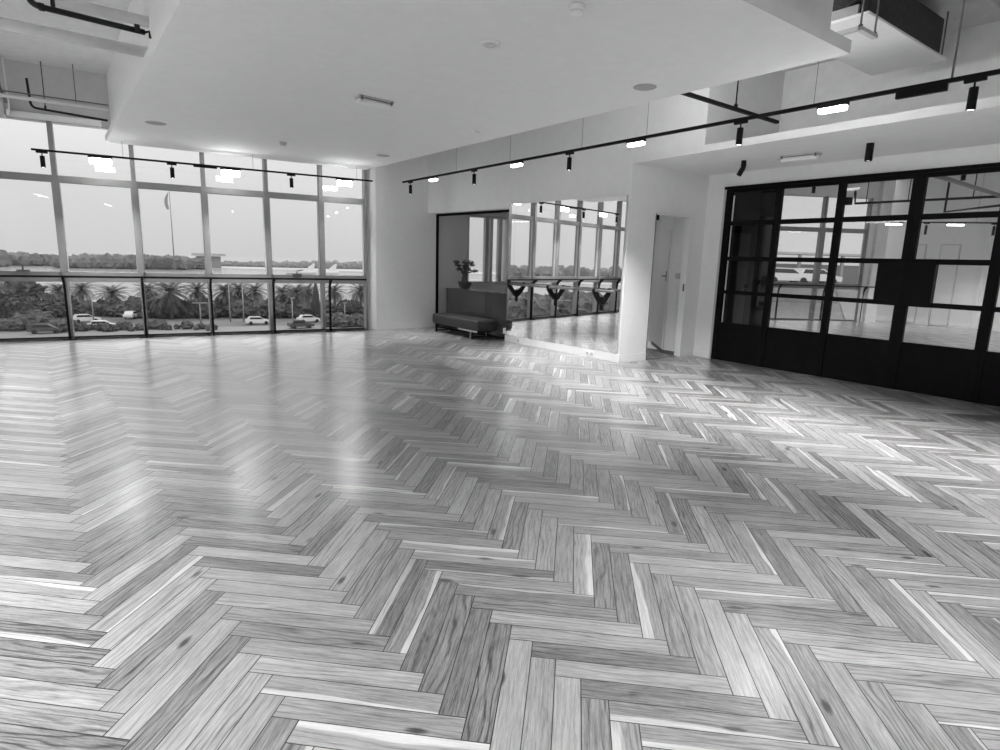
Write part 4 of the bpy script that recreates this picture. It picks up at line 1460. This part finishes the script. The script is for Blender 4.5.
def belt(name, rows, label, mat):
    """loose planted belt: many leafy clumps along the verge"""
    mb = MB()
    rr = random.Random(9)
    for x0, x1, yb, h0, h1, step in rows:
        x = x0
        while x < x1:
            p = at(x, yb + rr.uniform(-1, 1), GZ)
            h = rr.uniform(h0, h1)
            mb.blob((p.x, p.y, GZ + h * .5), h * .62, 3, .55, 5.0, .9, int(x * 5 + yb))
            x += step * rr.uniform(.6, 1.2)
    tag(mb.build(name, mat), label, 'bushes', kind='stuff')


belt('shrubbery', [(-70, 66, 317, 3.2, 4.1, 4), (66, 136, 316, 2.0, 3.0, 4), (136, 275, 317, 2.8, 3.7, 3.4), (275, 330, 317, 2.6, 3.5, 3.4), (330, 372, 316, 1.9, 2.8, 3.4)], 'dense planting behind the road under the palms', M['tree'])
belt('undergrowth', [(-70, 66, 330, 1.6, 3.0, 7), (66, 140, 331, 0.8, 1.8, 8), (140, 215, 330, 0.8, 1.6, 8), (330, 370, 327, 1.6, 2.6, 5)], 'low scrub on the verge just below the windows', M['tree'])
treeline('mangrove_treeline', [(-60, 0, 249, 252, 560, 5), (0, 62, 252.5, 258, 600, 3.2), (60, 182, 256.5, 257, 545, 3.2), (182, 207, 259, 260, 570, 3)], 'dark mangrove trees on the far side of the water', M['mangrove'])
mb = MB()
rr = random.Random(21)
for k in range(150):
    p = dirpt(18 + 62 * k / 150 + rr.uniform(-.2, .2), 118 + rr.uniform(-3, 3))
    h = rr.uniform(4.8, 7.0)
    mb.blob((p[0], p[1], GZ + h * .5), h * .62, 3, .55, 5.0, .9, k)
tag(mb.build('roadside_shrubbery', M['tree']), 'planting along the road further left, outside the photo', 'bushes', kind='stuff')
mb = MB()
for k in range(110):
    p = dirpt(20 + 60 * k / 110, 570)
    mb.blob((p[0], p[1], GZ + 3), 5.5 + 2.5 * rr.random(), 2, .5, 1.6, 1.0, k)
tag(mb.build('shore_treeline', M['mangrove']), 'far mangroves further left, outside the photo', 'trees', kind='stuff')
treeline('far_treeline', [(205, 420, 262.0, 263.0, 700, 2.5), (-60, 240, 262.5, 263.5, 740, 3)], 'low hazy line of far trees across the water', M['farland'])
p, q = at_range(197, 266, 625), at_range(221, 266, 625)
t = thing('far_hall', ((p + q) / 2).to_tuple(), 'long flat roofed building beyond the mangroves', 'building')
MB().beam(V((p.x, p.y, GZ + 5)), V((q.x, q.y, GZ + 5)), 20, 10).build('wall', M['farland'], t)
MB().beam(V((p.x, p.y, GZ + 11.5)) - WD * 4, V((q.x, q.y, GZ + 11.5)) + WD * 4, 26, 2.2).build('roof', M['concrete'], t)
for x, lb in ((309, 'white sailboat left on the far water'), (331, 'white sailboat right on the far water')):
    p = at_range(x, 268, 500)
    t = thing('moored_boat', (p.x, p.y, GZ - .4), lb, 'boat', 'boats on the far water')
    MB().beam(V((p.x, p.y, GZ + .6)) - WD * 6, V((p.x, p.y, GZ + .6)) + WD * 6, 4, 2.0, bevel=.5).build('hull', M['sail'], t)
    mb = MB()
    vs = [mb.bm.verts.new(V((p.x, p.y, 0)) + WD * a + WN * b + V((0, 0, GZ + c))) for b in (-.2, .2) for a, c in ((-3.5, 1.8), (3.5, 1.8), (4.8, 7.2), (3.2, 7.4))]
    for f in ((0, 1, 2, 3), (7, 6, 5, 4), (0, 4, 5, 1), (1, 5, 6, 2), (2, 6, 7, 3), (3, 7, 4, 0)):
        mb.bm.faces.new([vs[i] for i in f])
    mb.build('sail', M['sail'], t)
p, q = at_range(286, 270, 430), at_range(314, 271, 430)
t = thing('long_jetty', ((p + q) / 2).to_tuple(), 'dark low jetty in the water in front of the boats', 'jetty')
MB().beam(V((p.x, p.y, GZ + .8)), V((q.x, q.y, GZ + .8)), 4, 1.6, bevel=.3).build('deck', M['pole'], t)

# garage building outside the next studio
gx = ADA + ADD * 14 - ADN * 38
t = thing('pale_building', (gx.x, gx.y, GZ), 'pale neighbouring building outside the next studio windows', 'building')
rzg = math.atan2(ADD.y, ADD.x)
Xg = Matrix.Translation((gx.x, gx.y, 0)) @ Matrix.Rotation(rzg, 4, 'Z')


def gbox(lo, hi, nm, mt, par):
    b = MB().box(lo, hi)
    b.bm.transform(Xg)
    return b.build(nm, mt, par)


gbox((-4, 2.0, GZ), (34, 14, 0.2), 'podium', M['concrete'], t)
gbox((-4, 2.5, 0.2), (34, 3.0, 2.1), 'back_wall', M['ground'], t)
gbox((-4, 0.2, 3.2), (34, 12, 11), 'upper_wall', M['sail'], t)
gbox((-4, 0.2, 3.0), (34, 0.4, 3.2), 'edge_beam', M['concrete'], t)
for k in range(9):
    gbox((-3.8 + 4.4 * k, 0.3, 0.2), (-3.55 + 4.4 * k, 0.55, 3.0), 'pillar', M['pole'], t)
gbox((-4, -0.4, -1.6), (34, 0.0, -0.9), 'parapet', M['ground'], t)

for x, y, lb in ((783, 284, 'white car parked in the building outside the next studio, left one'), (813, 284.5, 'white car parked in the building outside the next studio, right one')):
    p = at(x, y, 0.2)
    car((p.x, p.y, 0.2), rzg, lb, M['carwhite'])

# ------------------------------------------------------------------ sky
w = bpy.data.worlds.new('overcast_sky')
scn.world = w
w.use_nodes = True
nt = w.node_tree
nt.nodes.clear()
out = nt.nodes.new('ShaderNodeOutputWorld')
bg = nt.nodes.new('ShaderNodeBackground')
tc = nt.nodes.new('ShaderNodeTexCoord')
sx = nt.nodes.new('ShaderNodeSeparateXYZ')
mp = nt.nodes.new('ShaderNodeMapping')
mp.inputs['Scale'].default_value = (2.0, 2.0, 7.0)
nz = nt.nodes.new('ShaderNodeTexNoise')
nz.inputs['Scale'].default_value = 1.5
nz.inputs['Detail'].default_value = 4
rp_ = nt.nodes.new('ShaderNodeValToRGB')
els = rp_.color_ramp.elements
els[0].position, els[0].color = 0.0, (.56, .56, .56, 1)
els[1].position, els[1].color = 1.0, (1.5, 1.5, 1.5, 1)
e = els.new(0.10)
e.color = (.66, .66, .66, 1)
e = els.new(0.24)
e.color = (.86, .86, .86, 1)
mul = nt.nodes.new('ShaderNodeMath')
mul.operation = 'MULTIPLY_ADD'
mul.inputs[1].default_value = 0.10
mul.inputs[2].default_value = 0.95
mix = nt.nodes.new('ShaderNodeVectorMath')
mix.operation = 'SCALE'
nt.links.new(tc.outputs['Generated'], sx.inputs[0])
nt.links.new(sx.outputs['Z'], rp_.inputs['Fac'])
nt.links.new(tc.outputs['Generated'], mp.inputs['Vector'])
nt.links.new(mp.outputs[0], nz.inputs['Vector'])
nt.links.new(nz.outputs['Fac'], mul.inputs[0])
nt.links.new(rp_.outputs['Color'], mix.inputs[0])
nt.links.new(mul.outputs[0], mix.inputs['Scale'])
nt.links.new(mix.outputs[0], bg.inputs['Color'])
bg.inputs['Strength'].default_value = 1.2
nt.links.new(bg.outputs[0], out.inputs['Surface'])
